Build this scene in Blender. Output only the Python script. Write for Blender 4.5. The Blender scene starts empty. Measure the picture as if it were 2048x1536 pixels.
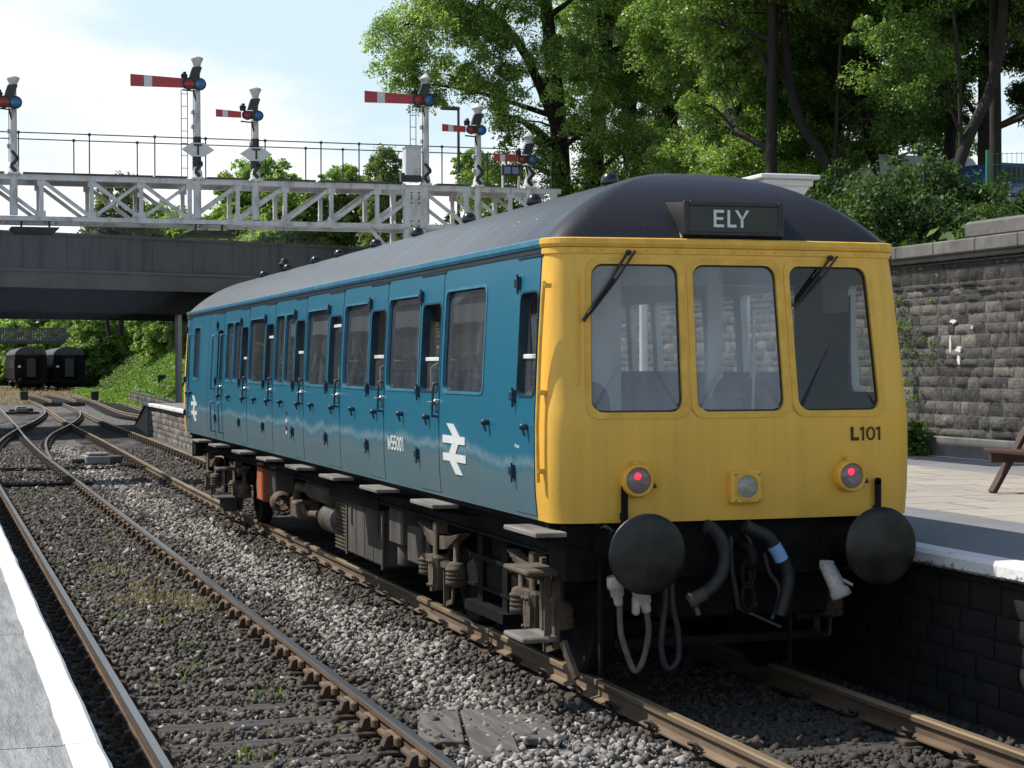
import bpy, bmesh, math, random
import numpy as np
from mathutils import Vector, Matrix
from mathutils.geometry import delaunay_2d_cdt
R = math.radians
random.seed(7)
scene = bpy.context.scene
col = scene.collection

# ------------------------------------------------------------------ scene objects
def link(o, parent=None):
    col.objects.link(o)
    if parent is not None: o.parent = parent
    return o
def tag(o, label=None, cat=None, group=None, kind=None):
    if label: o['label'] = label
    if cat: o['category'] = cat
    if group: o['group'] = group
    if kind: o['kind'] = kind
    return o
def thing(name, label, cat, loc=(0, 0, 0), rz=0.0, group=None):
    o = bpy.data.objects.new(name, None); o.empty_display_size = .2
    link(o); o.location = loc; o.rotation_euler = (0, 0, rz)
    return tag(o, label, cat, group)
def kids(o): return [c for c in bpy.data.objects if c.parent == o]
def copy_tree(o, loc=None, rz=None, sc=None, label=None, parent=None):
    c = o.copy(); link(c, parent)
    if parent is not None: c.matrix_parent_inverse = o.matrix_parent_inverse.copy()
    if loc is not None: c.location = loc
    if rz is not None: c.rotation_euler = (0, 0, rz)
    if sc is not None: c.scale = sc
    if label: c['label'] = label
    for k in kids(o): copy_tree(k, parent=c)
    return c

class MB:
    """collects shapes and builds ONE mesh object"""
    def __init__(s): s.v = []; s.f = []; s.m = []; s.sm = []
    def add(s, verts, faces, m=0, smooth=False):
        b = len(s.v); s.v += [tuple(v) for v in verts]
        for f in faces: s.f.append(tuple(i + b for i in f)); s.m.append(m); s.sm.append(smooth)
        return s
    def box(s, x0, x1, y0, y1, z0, z1, m=0, bev=0.0, mat=None):
        if bev <= 0:
            v = [Vector((x, y, z)) for x in (x0, x1) for y in (y0, y1) for z in (z0, z1)]
            f = [(0, 1, 3, 2), (4, 6, 7, 5), (0, 4, 5, 1), (2, 3, 7, 6), (0, 2, 6, 4), (1, 5, 7, 3)]
        else:
            bm = bmesh.new(); bmesh.ops.create_cube(bm, size=1.0)
            for w in bm.verts: w.co = Vector(((x0 + x1) / 2 + w.co.x * (x1 - x0), (y0 + y1) / 2 + w.co.y * (y1 - y0), (z0 + z1) / 2 + w.co.z * (z1 - z0)))
            bmesh.ops.bevel(bm, geom=bm.edges[:], offset=bev, segments=1, affect='EDGES', profile=.5)
            bm.verts.index_update(); v = [w.co.copy() for w in bm.verts]; f = [[w.index for w in g.verts] for g in bm.faces]; bm.free()
        if mat is not None: v = [mat @ w for w in v]
        return s.add(v, f, m)
    def bar(s, p0, p1, w, h, m=0, up=(0, 0, 1), bev=0.0):
        p0 = Vector(p0); p1 = Vector(p1); d = (p1 - p0); L = d.length; d.normalize()
        u = Vector(up); sd = d.cross(u)
        if sd.length < 1e-4: sd = d.cross(Vector((1, 0, 0)))
        sd.normalize(); u = sd.cross(d)
        M4 = Matrix(((d.x, sd.x, u.x, p0.x), (d.y, sd.y, u.y, p0.y), (d.z, sd.z, u.z, p0.z), (0, 0, 0, 1)))
        return s.box(0, L, -w / 2, w / 2, -h / 2, h / 2, m, bev, M4)
    def tube(s, pts, r, n=8, m=0, cap=True, smooth=True):
        pts = [Vector(p) for p in pts]; k = len(pts); rs = r if isinstance(r, (list, tuple)) else [r] * k
        vs = []; ref = None
        for i, p in enumerate(pts):
            d = (pts[min(i + 1, k - 1)] - pts[max(i - 1, 0)]).normalized()
            if ref is None:
                ref = Vector((0, 0, 1)) if abs(d.z) < .9 else Vector((1, 0, 0))
            a = d.cross(ref).normalized(); b = a.cross(d).normalized(); ref = b
            for j in range(n):
                t = 2 * math.pi * j / n; vs.append(p + (a * math.cos(t) + b * math.sin(t)) * rs[i])
        fs = [(i * n + j, i * n + (j + 1) % n, (i + 1) * n + (j + 1) % n, (i + 1) * n + j) for i in range(k - 1) for j in range(n)]
        s.add(vs, fs, m, smooth)
        if cap:
            s.add(vs[:n], [tuple(range(n))[::-1]], m); s.add(vs[-n:], [tuple(range(n))], m)
        return s
    def lathe(s, prof, o=(0, 0, 0), ax=(0, 0, 1), n=20, m=0, smooth=True):
        o = Vector(o); d = Vector(ax).normalized(); ref = Vector((0, 0, 1)) if abs(d.z) < .9 else Vector((1, 0, 0))
        a = d.cross(ref).normalized(); b = d.cross(a)
        vs = []
        for (r, h) in prof:
            for j in range(n):
                t = 2 * math.pi * j / n; vs.append(o + d * h + (a * math.cos(t) + b * math.sin(t)) * max(r, 1e-4))
        k = len(prof)
        s.add(vs, [(i * n + j, i * n + (j + 1) % n, (i + 1) * n + (j + 1) % n, (i + 1) * n + j) for i in range(k - 1) for j in range(n)], m, smooth)
        return s
    def prism(s, poly, f0, f1, m=0):
        """poly 2D -> f0(u,v) front points, f1(u,v) back points"""
        n = len(poly); a = [f0(*p) for p in poly]; b = [f1(*p) for p in poly]
        return s.add(a + b, [tuple(range(n)), tuple(range(n, 2 * n))[::-1]] + [(i, (i + 1) % n, n + (i + 1) % n, n + i) for i in range(n)], m)
    def build(s, name, mats, parent=None, fix=True, smooth_angle=None):
        me = bpy.data.meshes.new(name); me.from_pydata(s.v, [], s.f)
        if not isinstance(mats, (list, tuple)): mats = [mats]
        for mm in mats: me.materials.append(mm)
        me.polygons.foreach_set('material_index', s.m); me.polygons.foreach_set('use_smooth', s.sm)
        if fix:
            bm = bmesh.new(); bm.from_mesh(me); bmesh.ops.recalc_face_normals(bm, faces=bm.faces[:]); bm.to_mesh(me); bm.free()
        me.update()
        return link(bpy.data.objects.new(name, me), parent)

def np_mesh(name, v, f, mat, attrs=None, parent=None, smooth=False):
    """fast mesh from arrays; f is (N,k)"""
    me = bpy.data.meshes.new(name); v = np.asarray(v, np.float32); f = np.asarray(f, np.int32); n, k = f.shape
    me.vertices.add(len(v)); me.vertices.foreach_set('co', v.ravel())
    me.loops.add(n * k); me.loops.foreach_set('vertex_index', f.ravel())
    me.polygons.add(n); me.polygons.foreach_set('loop_start', np.arange(0, n * k, k, dtype=np.int32))
    me.polygons.foreach_set('loop_total', np.full(n, k, np.int32))
    if smooth: me.polygons.foreach_set('use_smooth', np.ones(n, bool))
    me.materials.append(mat)
    for an, arr in (attrs or {}).items():
        a = me.attributes.new(an, 'FLOAT', 'FACE'); a.data.foreach_set('value', np.asarray(arr, np.float32))
    me.update(); me.validate()
    return link(bpy.data.objects.new(name, me), parent)

def rrect(cx, cy, w, h, r, n=5):
    p = []
    for sx, sy, a0 in ((1, 1, 0), (-1, 1, 90), (-1, -1, 180), (1, -1, 270)):
        for i in range(n + 1):
            a = R(a0 + 90 * i / n); p.append((cx + sx * (w / 2 - r) + r * math.cos(a), cy + sy * (h / 2 - r) + r * math.sin(a)))
    return p
def inside(pt, poly):
    x, y = pt; c = False; j = len(poly) - 1
    for i in range(len(poly)):
        xi, yi = poly[i]; xj, yj = poly[j]
        if (yi > y) != (yj > y) and x < (xj - xi) * (y - yi) / (yj - yi) + xi: c = not c
        j = i
    return c
def dense(poly, d):
    out = []
    for i in range(len(poly)):
        a = Vector(poly[i]); b = Vector(poly[(i + 1) % len(poly)]); k = max(1, int((b - a).length / d))
        out += [tuple(a.lerp(b, t / k)) for t in range(k)]
    return out
def surf(us, vs, holes, fmap):
    """sheet over the grid us x vs with holes cut out -> verts, faces"""
    u0, u1, v0, v1 = us[0], us[-1], vs[0], vs[-1]
    pts = []; edges = []
    hs = [dense(h, .12) for h in holes]
    for h in hs:
        b = len(pts); pts += h; edges += [(b + i, b + (i + 1) % len(h)) for i in range(len(h))]
    bb = [(min(p[0] for p in h) - .012, max(p[0] for p in h) + .012, min(p[1] for p in h) - .012, max(p[1] for p in h) + .012) for h in hs]
    for u in us:
        for v in vs:
            brd = u in (u0, u1) or v in (v0, v1)
            if not brd and any(b[0] < u < b[1] and b[2] < v < b[3] for b in bb): continue
            pts.append((u, v))
    r = delaunay_2d_cdt([Vector(p) for p in pts], edges, [], 0, 1e-6)
    V = [tuple(p) for p in r[0]]; F = []
    for f in r[2]:
        c = (sum(V[i][0] for i in f) / 3, sum(V[i][1] for i in f) / 3)
        if any(b[0] < c[0] < b[1] and b[2] < c[1] < b[3] and inside(c, h) for b, h in zip(bb, hs)): continue
        F.append(tuple(f))
    return [fmap(*p) for p in V], F
def lin(a, b, d): 
    k = max(1, round((b - a) / d)); return [a + (b - a) * i / k for i in range(k + 1)]

# ------------------------------------------------------------------ materials
def nodes(name):
    m = bpy.data.materials.new(name); m.use_nodes = True; nt = m.node_tree
    return m, nt, nt.nodes['Principled BSDF'], nt.nodes['Material Output']
def N(nt, t, **kw):
    n = nt.nodes.new(t)
    for k, v in kw.items():
        if k in n.inputs: n.inputs[k].default_value = v
        else: setattr(n, k, v)
    return n
def noise(nt, scale, detail=4, rough=.55, vec=None, coord='Object', stretch=None):
    if vec is None:
        tc = N(nt, 'ShaderNodeTexCoord'); vec = tc.outputs[coord]
    if stretch:
        mp = N(nt, 'ShaderNodeMapping'); mp.inputs['Scale'].default_value = stretch; nt.links.new(vec, mp.inputs['Vector']); vec = mp.outputs[0]
    n = N(nt, 'ShaderNodeTexNoise'); n.inputs['Scale'].default_value = scale; n.inputs['Detail'].default_value = detail; n.inputs['Roughness'].default_value = rough
    nt.links.new(vec, n.inputs['Vector']); return n.outputs['Fac']
def ramp(nt, fac, stops):
    r = N(nt, 'ShaderNodeValToRGB'); e = r.color_ramp.elements
    while len(e) < len(stops): e.new(.5)
    for el, (p, c) in zip(e, stops): el.position = p; el.color = (c, c, c, 1) if isinstance(c, (int, float)) else tuple(c)[:3] + (1,)
    nt.links.new(fac, r.inputs[0]); return r.outputs[0]
def mix(nt, fac, a, b, mode='MIX'):
    m = N(nt, 'ShaderNodeMix', data_type='RGBA', blend_type=mode)
    for k_, sock, val in ((0, m.inputs[0], fac), (6, m.inputs[6], a), (7, m.inputs[7], b)):
        if hasattr(val, 'links'): nt.links.new(val, sock)
        elif isinstance(val, (int, float)): sock.default_value = val if k_ == 0 else (val, val, val, 1)
        else: sock.default_value = tuple(val) + (1,) if len(val) == 3 else val
    return m.outputs[2]
def math_(nt, op, a, b=None, c=None):
    m = N(nt, 'ShaderNodeMath', operation=op)
    for i, val in enumerate((a, b, c)):
        if val is None: continue
        if hasattr(val, 'links'): nt.links.new(val, m.inputs[i])
        else: m.inputs[i].default_value = val
    return m.outputs[0]
def bump(nt, bs, h, strength=.3, dist=.02):
    b = N(nt, 'ShaderNodeBump'); b.inputs['Strength'].default_value = strength; b.inputs['Distance'].default_value = dist
    nt.links.new(h, b.inputs['Height']); nt.links.new(b.outputs[0], bs.inputs['Normal'])
def M(name, c1, c2=None, scale=4, rough=.6, metal=0, lo=.35, hi=.65, bmp=0, bscale=None, stretch=None, c3=None, rvar=0, coat=0, spec=None, bdist=.01, coord='Object'):
    m, nt, bs, out = nodes(name)
    f = noise(nt, scale, 6, .6, stretch=stretch, coord=coord)
    if c2 is None: c2 = tuple(min(1, x * .75) for x in c1)
    st = [(lo, c1), (hi, c2)] if c3 is None else [(lo, c1), ((lo + hi) / 2, c2), (hi, c3)]
    nt.links.new(ramp(nt, f, st), bs.inputs['Base Color'])
    bs.inputs['Roughness'].default_value = rough; bs.inputs['Metallic'].default_value = metal
    if spec is not None: bs.inputs['Specular IOR Level'].default_value = spec
    if coat: bs.inputs['Coat Weight'].default_value = coat; bs.inputs['Coat Roughness'].default_value = .15
    if rvar: nt.links.new(math_(nt, 'MULTIPLY_ADD', f, rvar * 2, rough - rvar), bs.inputs['Roughness'])
    if bmp: bump(nt, bs, noise(nt, bscale or scale * 4, 5, .6, coord=coord), bmp, bdist)
    return m
def zpos(nt):
    g = N(nt, 'ShaderNodeNewGeometry'); s = N(nt, 'ShaderNodeSeparateXYZ'); nt.links.new(g.outputs['Position'], s.inputs[0]); return s.outputs, g.outputs['Position']

BLUE = (.010, .135, .215)
def train_paint(name, base, dirt, rough=.32, dirt_amt=.8):
    m, nt, bs, out = nodes(name)
    xyz, P = zpos(nt)
    st = noise(nt, 5, 5, .6, vec=P, stretch=(1, 1, .06))            # vertical run-off streaks
    st2 = noise(nt, 1.3, 4, .6, vec=P, stretch=(1, 1, .35))
    big = noise(nt, .9, 3, .5, vec=P)
    # wash line: a wavy edge about 1.6 m above rail, everything under it filmed with brake dust
    edge = math_(nt, 'ADD', math_(nt, 'MULTIPLY', st2, .34), math_(nt, 'MULTIPLY', st, .10))
    zz = math_(nt, 'SUBTRACT', xyz['Z'], edge)
    film = N(nt, 'ShaderNodeMapRange'); film.inputs[1].default_value = 1.50; film.inputs[2].default_value = 1.32; film.inputs[3].default_value = 0; film.inputs[4].default_value = 1; film.clamp = True
    nt.links.new(zz, film.inputs[0])
    l1 = N(nt, 'ShaderNodeMapRange'); l1.inputs[1].default_value = 1.385; l1.inputs[2].default_value = 1.425; nt.links.new(zz, l1.inputs[0])
    l2 = N(nt, 'ShaderNodeMapRange'); l2.inputs[1].default_value = 1.50; l2.inputs[2].default_value = 1.43; nt.links.new(zz, l2.inputs[0])
    line = math_(nt, 'MULTIPLY', math_(nt, 'MULTIPLY', l1.outputs[0], l2.outputs[0]), math_(nt, 'MULTIPLY', st, .55))
    c = mix(nt, math_(nt, 'MULTIPLY', big, .35), base, tuple(x * 1.25 + .012 for x in base))
    c = mix(nt, math_(nt, 'MULTIPLY', math_(nt, 'POWER', st, 2.2), .30), c, tuple(.5 * x + .5 * y for x, y in zip(base, dirt)))
    fs = math_(nt, 'MULTIPLY', film.outputs[0], math_(nt, 'MULTIPLY_ADD', st, .9, dirt_amt - .45))
    c = mix(nt, fs, c, dirt)
    c = mix(nt, math_(nt, 'MULTIPLY', line, dirt_amt), c, (.46, .52, .50))
    nt.links.new(c, bs.inputs['Base Color'])
    nt.links.new(math_(nt, 'ADD', rough, math_(nt, 'MULTIPLY', film.outputs[0], .35)), bs.inputs['Roughness'])
    bump(nt, bs, noise(nt, 1.8, 2, .5, vec=P), .16, .03)
    return m

MT = {}
MT['blue'] = train_paint('rail_blue_paint', BLUE, (.085, .125, .13))
MT['blue_trim'] = M('blue_trim_paint', (.065, .235, .34), (.035, .165, .26), 6, .35)
MT['hinge'] = M('dark_blue_ironwork', (.008, .03, .05), (.012, .05, .08), 9, .45)
def yellow_mat():
    m, nt, bs, out = nodes('warning_yellow_paint'); xyz, P = zpos(nt)
    st = noise(nt, 6, 5, .6, vec=P, stretch=(1, 1, .07)); big = noise(nt, 1.2, 3, .5, vec=P)
    c = mix(nt, math_(nt, 'MULTIPLY', big, .5), (.98, .565, .078), (.91, .50, .062))
    c = mix(nt, math_(nt, 'MULTIPLY', math_(nt, 'POWER', st, 2.6), .65), c, (.45, .26, .045))
    low = N(nt, 'ShaderNodeMapRange'); low.inputs[1].default_value = 1.9; low.inputs[2].default_value = 1.24; low.inputs[3].default_value = 0; low.inputs[4].default_value = .45; nt.links.new(xyz['Z'], low.inputs[0])
    c = mix(nt, math_(nt, 'MULTIPLY', low.outputs[0], math_(nt, 'MULTIPLY_ADD', st, .8, .2)), c, (.40, .24, .045))
    fine = noise(nt, 16, 4, .6, vec=P, stretch=(1, 1, .05)); c = mix(nt, math_(nt, 'MULTIPLY', math_(nt, 'POWER', fine, 4), .55), c, (.34, .20, .05))
    fly = N(nt, 'ShaderNodeMapRange'); fly.inputs[1].default_value = .70; fly.inputs[2].default_value = .76; nt.links.new(noise(nt, 55, 2, .5, vec=P), fly.inputs[0]); c = mix(nt, math_(nt, 'MULTIPLY', fly.outputs[0], .55), c, (.16, .10, .03))
    nt.links.new(c, bs.inputs['Base Color']); nt.links.new(math_(nt, 'MULTIPLY_ADD', st, .3, .26), bs.inputs['Roughness'])
    bump(nt, bs, math_(nt, 'ADD', noise(nt, 2.4, 3, .5, vec=P), math_(nt, 'MULTIPLY', noise(nt, 70, 2, .5, vec=P), .06)), .16, .03); return m
MT['yellow'] = yellow_mat()
MT['yellow_trim'] = M('yellow_trim_paint', (.92, .535, .068), (.74, .40, .045), 7, .4)
def roof_mat():
    m, nt, bs, out = nodes('roof_paint'); xyz, P = zpos(nt)
    st = noise(nt, 3, 5, .65, vec=P, stretch=(.5, 1.6, .5)); big = noise(nt, .8, 3, .5, vec=P); fine = noise(nt, 40, 3, .6, vec=P)
    low = N(nt, 'ShaderNodeMapRange'); low.inputs[1].default_value = 3.72; low.inputs[2].default_value = 3.22; nt.links.new(xyz['Z'], low.inputs[0])
    back = N(nt, 'ShaderNodeMapRange'); back.inputs[1].default_value = .8; back.inputs[2].default_value = 3.0; nt.links.new(xyz['Y'], back.inputs[0])
    c = mix(nt, math_(nt, 'MULTIPLY', math_(nt, 'MULTIPLY', low.outputs[0], back.outputs[0]), math_(nt, 'MULTIPLY_ADD', st, 1.1, .05)), (.026, .024, .025), (.135, .122, .11))
    c = mix(nt, math_(nt, 'MULTIPLY', back.outputs[0], .35), c, (.085, .08, .08))
    sp = N(nt, 'ShaderNodeMapRange'); sp.inputs[1].default_value = .63; sp.inputs[2].default_value = .70; nt.links.new(fine, sp.inputs[0])
    c = mix(nt, math_(nt, 'MULTIPLY', sp.outputs[0], .28), c, (.16, .145, .125))
    nt.links.new(c, bs.inputs['Base Color'])
    nt.links.new(math_(nt, 'MULTIPLY_ADD', st, .34, .16), bs.inputs['Roughness'])
    # faint transverse seams
    w = N(nt, 'ShaderNodeMath', operation='PINGPONG'); nt.links.new(xyz['Y'], w.inputs[0]); w.inputs[1].default_value = .53
    seam = N(nt, 'ShaderNodeMapRange'); seam.inputs[1].default_value = .012; seam.inputs[2].default_value = 0; nt.links.new(w.outputs[0], seam.inputs[0])
    bump(nt, bs, math_(nt, 'ADD', math_(nt, 'MULTIPLY', noise(nt, 2.5, 3, .5, vec=P), .5), math_(nt, 'MULTIPLY', seam.outputs[0], .4)), .38, .025)
    return m
MT['roof'] = roof_mat()
MT['black'] = M('sooty_black_iron', (.004, .004, .004), (.013, .011, .010), 6, .7, bmp=.2, bscale=30, spec=.18)
MT['vent'] = M('roof_vent_black', (.012, .012, .014), (.02, .02, .025), 6, .28)
MT['grime'] = M('brown_brake_dust', (.055, .042, .030), (.16, .115, .075), 9, .85, bmp=.3, bscale=30)
MT['grime_lt'] = M('pale_brown_brake_dust', (.066, .049, .034), (.14, .107, .075), 8, .85, bmp=.3, bscale=30)
MT['wood_step'] = M('weathered_step_timber', (.25, .235, .21), (.10, .09, .078), 7, .85, stretch=(1, .15, 1), bmp=.3, bscale=40)
MT['buffer'] = M('greased_buffer_steel', (.008, .008, .009), (.036, .034, .031), 5, .40, metal=.25, rvar=.2, bmp=.05, bscale=12)
MT['orange'] = M('faded_orange_paint', (.55, .15, .05), (.42, .12, .05), 8, .6)
MT['tank'] = M('brown_air_tank', (.045, .04, .033), (.11, .095, .078), 5, .6)
MT['boxgrey'] = M('dusty_grey_box', (.044, .040, .035), (.105, .092, .078), 4, .8, stretch=(1, 1, .4))
MT['white'] = M('white_paint', (.80, .80, .78), (.70, .70, .68), 8, .5)
MT['offwhite'] = M('old_white_ironwork', (.80, .80, .80), (.70, .70, .69), 4, .55, stretch=(1, 1, .5), lo=.30, hi=.74, c3=(.36, .31, .27))
MT['cream'] = M('cream_lining', (.55, .53, .47), (.47, .45, .40), 2, .6)
MT['greylining'] = M('pale_grey_cab_lining', (.62, .64, .66), (.52, .54, .56), 2, .55)
MT['seat'] = M('blue_seat_moquette', (.03, .04, .12), (.05, .06, .16), 14, .9)
MT['seat_dk'] = M('dark_cab_seat', (.022, .024, .035), (.04, .042, .05), 10, .7)
MT['rubber'] = M('black_rubber', (.012, .012, .012), (.022, .021, .02), 12, .55)
MT['hose_grey'] = M('dusty_hose', (.08, .074, .066), (.16, .148, .13), 18, .7)
MT['hose_dk'] = M('dark_hose', (.02, .02, .025), (.035, .035, .04), 18, .6)
MT['plugwhite'] = M('off_white_plug', (.62, .60, .56), (.40, .38, .34), 14, .55)
MT['bluetape'] = M('pale_blue_tape', (.25, .45, .75), (.2, .38, .65), 5, .6)
MT['chrome'] = M('worn_bright_metal', (.45, .45, .44), (.3, .3, .3), 6, .35, metal=.8)
MT['ivory'] = M('ivory_grab_pole', (.7, .66, .52), (.6, .56, .45), 3, .4)
MT['dest'] = M('blind_black_cloth', (.018, .022, .020), (.028, .032, .030), 3, .35)
MT['lens_blue'] = M('blue_spectacle_glass', (.02, .12, .32), (.03, .16, .38), 5, .1)
MT['lens_red'] = M('red_spectacle_glass', (.38, .02, .02), (.28, .015, .015), 5, .12)
MT['sigred'] = M('signal_red_enamel', (.56, .035, .045), (.42, .03, .035), 5, .35)
MT['sigblack'] = M('signal_black_iron', (.012, .012, .016), (.03, .03, .034), 8, .4)
def emis(name, c, s, base):
    m, nt, bs, out = nodes(name); nt.links.new(ramp(nt, noise(nt, 20, 2), [(.3, base), (.7, tuple(x * .8 for x in base))]), bs.inputs['Base Color'])
    bs.inputs['Emission Color'].default_value = c + (1,); bs.inputs['Emission Strength'].default_value = s; bs.inputs['Roughness'].default_value = .1; return m
MT['tail_bulb'] = emis('lit_red_tail_bulb', (1, .03, .08), 1.6, (.5, .02, .03))
MT['lamp_glass'] = M('grey_lamp_glass', (.22, .17, .17), (.28, .22, .21), 6, .12)
MT['head_glass'] = M('headlamp_glass', (.36, .36, .32), (.26, .26, .23), 8, .08)
def glass(name, tint, haze, hazec, refl=.06, rough=.02):
    m, nt, bs, out = nodes(name); nt.nodes.remove(bs)
    tr = N(nt, 'ShaderNodeBsdfTransparent'); tr.inputs[0].default_value = tint + (1,)
    gl = N(nt, 'ShaderNodeBsdfGlossy'); gl.inputs['Roughness'].default_value = rough
    df = N(nt, 'ShaderNodeBsdfDiffuse'); df.inputs[0].default_value = hazec + (1,)
    ge = N(nt, 'ShaderNodeNewGeometry'); dt = N(nt, 'ShaderNodeVectorMath', operation='DOT_PRODUCT'); nt.links.new(ge.outputs['Incoming'], dt.inputs[0]); nt.links.new(ge.outputs['Normal'], dt.inputs[1])
    cs = math_(nt, 'SUBTRACT', 1.0, math_(nt, 'ABSOLUTE', dt.outputs['Value'])); fre = math_(nt, 'MULTIPLY_ADD', math_(nt, 'POWER', cs, 5), .92, refl)
    m1 = N(nt, 'ShaderNodeMixShader'); m2 = N(nt, 'ShaderNodeMixShader')
    hz = math_(nt, 'MULTIPLY', noise(nt, 3, 5, .6, stretch=(1, 1, .3)), haze * 2); nt.links.new(hz, m1.inputs[0])
    nt.links.new(tr.outputs[0], m1.inputs[1]); nt.links.new(df.outputs[0], m1.inputs[2])
    nt.links.new(fre, m2.inputs[0])
    nt.links.new(m1.outputs[0], m2.inputs[1]); nt.links.new(gl.outputs[0], m2.inputs[2]); nt.links.new(m2.outputs[0], out.inputs[0]); return m
MT['glass'] = glass('saloon_window_glass', (.62, .63, .65), .12, (.42, .45, .50), .13)
MT['glass_front'] = glass('hazy_cab_glass', (.94, .96, .98), .23, (.78, .80, .85), .055)  # white film stands for dirt and painted-in sky reflection
MT['glass_clear'] = glass('clear_cab_glass', (.86, .87, .87), .02, (.5, .5, .5), .05)
# ------------------------------------------------------------------ THE RAILCAR (front face at y=0, runs away along +Y)
X0 = .05; LEN = 19.42; ZB = 1.24; ZG = 3.20; RC = .17; YJ = .36
car = thing('railcar', 'blue single railcar with bright yellow cab end and dark roof standing at the platform', 'railcar', (X0, 0, 0))
def hw(z):
    t = [(1.20, 1.392), (1.45, 1.415), (1.7, 1.42), (1.95, 1.418), (2.3, 1.404), (2.7, 1.383), (3.0, 1.366), (3.3, 1.346)]
    for (a, b), (c, d) in zip(t, t[1:]):
        if z <= c: return b + (d - b) * (z - a) / (c - a)
    return t[-1][1]
def rake(z):
    t = max(0., z - 1.88); return .132 * t if t > .15 else .132 * t * t / .3 + .0
def side_map(sgn, off=0.0, far=False):
    def f(y, z): return (sgn * (hw(z) - off), y, z)
    return f
UF = 1.235; UA = UF + RC * math.pi / 2; US = UA + .16
BOW = .055
def front_map(off=0.0, flip=False):
    def f(u, z):
        w = hw(z) - off; y0 = rake(z) + off; s = 1 if u >= 0 else -1; a = abs(u)
        r = max(RC - off, .02); xf = w - r
        if a <= UF:
            t = a / UF; x = xf * t; y = y0 - BOW * (1 - t * t)
        elif a <= UA:
            th = (a - UF) / (UA - UF) * math.pi / 2; x = xf + r * math.sin(th); y = y0 + r * (1 - math.cos(th))
        else:
            t = (a - UA) / (US - UA); x = w; y = (y0 + r) + (YJ - y0 - r) * t
        p = (s * x, y, z)
        return (-p[0], LEN - p[1], z) if flip else p
    return f
def plate(name, us, vs, holes, fmap, mat, parent):
    V, F = surf(us, vs, holes, fmap); mb = MB(); mb.add(V, F, 0, True); return mb.build(name, mat, parent)
def rim(mb, hole, fm, d0, d1, m=0):
    a = [fm(d0)(*p) for p in hole]; b = [fm(d1)(*p) for p in hole]; n = len(hole)
    mb.add(a + b, [(i, (i + 1) % n, n + (i + 1) % n, n + i) for i in range(n)], m)
def ring(mb, h0, h1, f0, m=0):
    n = len(h0); mb.add([f0(*p) for p in h0] + [f0(*p) for p in h1], [(i, (i + 1) % n, n + (i + 1) % n, n + i) for i in range(n)], m)
def pane(mb, hole, f0, m=0):
    c = (sum(p[0] for p in hole) / len(hole), sum(p[1] for p in hole) / len(hole)); n = len(hole)
    mb.add([f0(*p) for p in hole] + [f0(*c)], [(i, (i + 1) % n, n) for i in range(n)], m)
def window(name, cx, cy, w, h, r, fm, parent, glassm, trim, depth=.03, proud=.006, lip=.022):
    """frame (reveal + proud lip) with its pane as a child"""
    hole = dense(rrect(cx, cy, w, h, r), .12); outer = dense(rrect(cx, cy, w + 2 * lip, h + 2 * lip, r + lip), .12)
    # matching point counts: build outer from hole directions instead
    outer = [(cx + (p[0] - cx) * (1 + 2 * lip / w), cy + (p[1] - cy) * (1 + 2 * lip / h)) for p in hole]
    mb = MB(); ring(mb, hole, outer, fm(-proud)); rim(mb, outer, fm, -proud, .0); rim(mb, hole, fm, -proud, .06, 0)
    inner = [(cx + (p[0] - cx) * (1 - .024 / w), cy + (p[1] - cy) * (1 - .024 / h)) for p in hole]
    ring(mb, inner, hole, fm(depth - .004), 1); rim(mb, inner, fm, depth - .004, depth + .012, 1)
    o = mb.build(name, [trim, MT['rubber']], parent)
    pb = MB(); pane(pb, hole, fm(depth)); pb.build('pane', glassm, o)
    return o
def sfm(sgn): return lambda off: side_map(sgn, off)

# windows of the near side: (y0, y1, kind)
BIG = [(1.69, 2.86), (3.70, 4.87), (5.66, 6.80), (7.64, 8.80), (9.52, 10.14), (10.20, 10.80), (11.56, 12.76), (13.46, 14.08), (14.16, 14.78), (17.53, 18.17)]
DOORS = [(.22, .86), (2.94, 3.64), (4.92, 5.60), (6.88, 7.56), (8.86, 9.48), (10.86, 11.50), (12.82, 13.42), (15.04, 15.62), (18.62, 19.06)]
DROP = [2.40, 2.39, 2.42, 2.76, 2.49, 2.70, 2.44, None, None]      # height of the lowered sash; None = shut
WZ0, WZ1, DZ0, DZ1 = 2.13, 2.955, 2.125, 2.865
def dwin(a, b, i):
    if i == 0: return (.31, .80)
    if i == 8: return (18.70, 19.0)
    return (a + .055, b - .055)
body_holes = [rrect((a + b) / 2, (WZ0 + WZ1) / 2, b - a, WZ1 - WZ0, .075) for a, b in BIG]
door_holes = [[(a, 1.265), (b, 1.265), (b, 3.12), (a, 3.12)] for a, b in DOORS if a > YJ]
zs = [1.24, 1.32, 1.42, 1.52, 1.62, 1.72, 1.82, 1.95, 2.05, 2.2, 2.4, 2.6, 2.8, 3.0, 3.1, 3.2]
ys = [YJ] + lin(.6, LEN - .6, .5) + [LEN - YJ]
mbb = MB()
# near side, cut for windows and door leaves (the cab door leaf by the yellow end is cut too)
d0 = [[(YJ, 1.265), (DOORS[0][1], 1.265), (DOORS[0][1], 3.12), (YJ, 3.12)]]
V, F = surf(ys, zs, body_holes + door_holes + [[(YJ + .004, 1.265), (.86, 1.265), (.86, 3.12), (YJ + .004, 3.12)]], side_map(-1)); mbb.add(V, F, 0, True)
far_w = [(.40, .86)] + BIG + [dwin(a, b, i) for i, (a, b) in enumerate(DOORS) if 0 < i < 8]
V, F = surf(ys, zs, [rrect((a + b) / 2, 2.54, b - a, .82, .07) for a, b in far_w], side_map(1)); mbb.add(V, F, 0, True)
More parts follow.
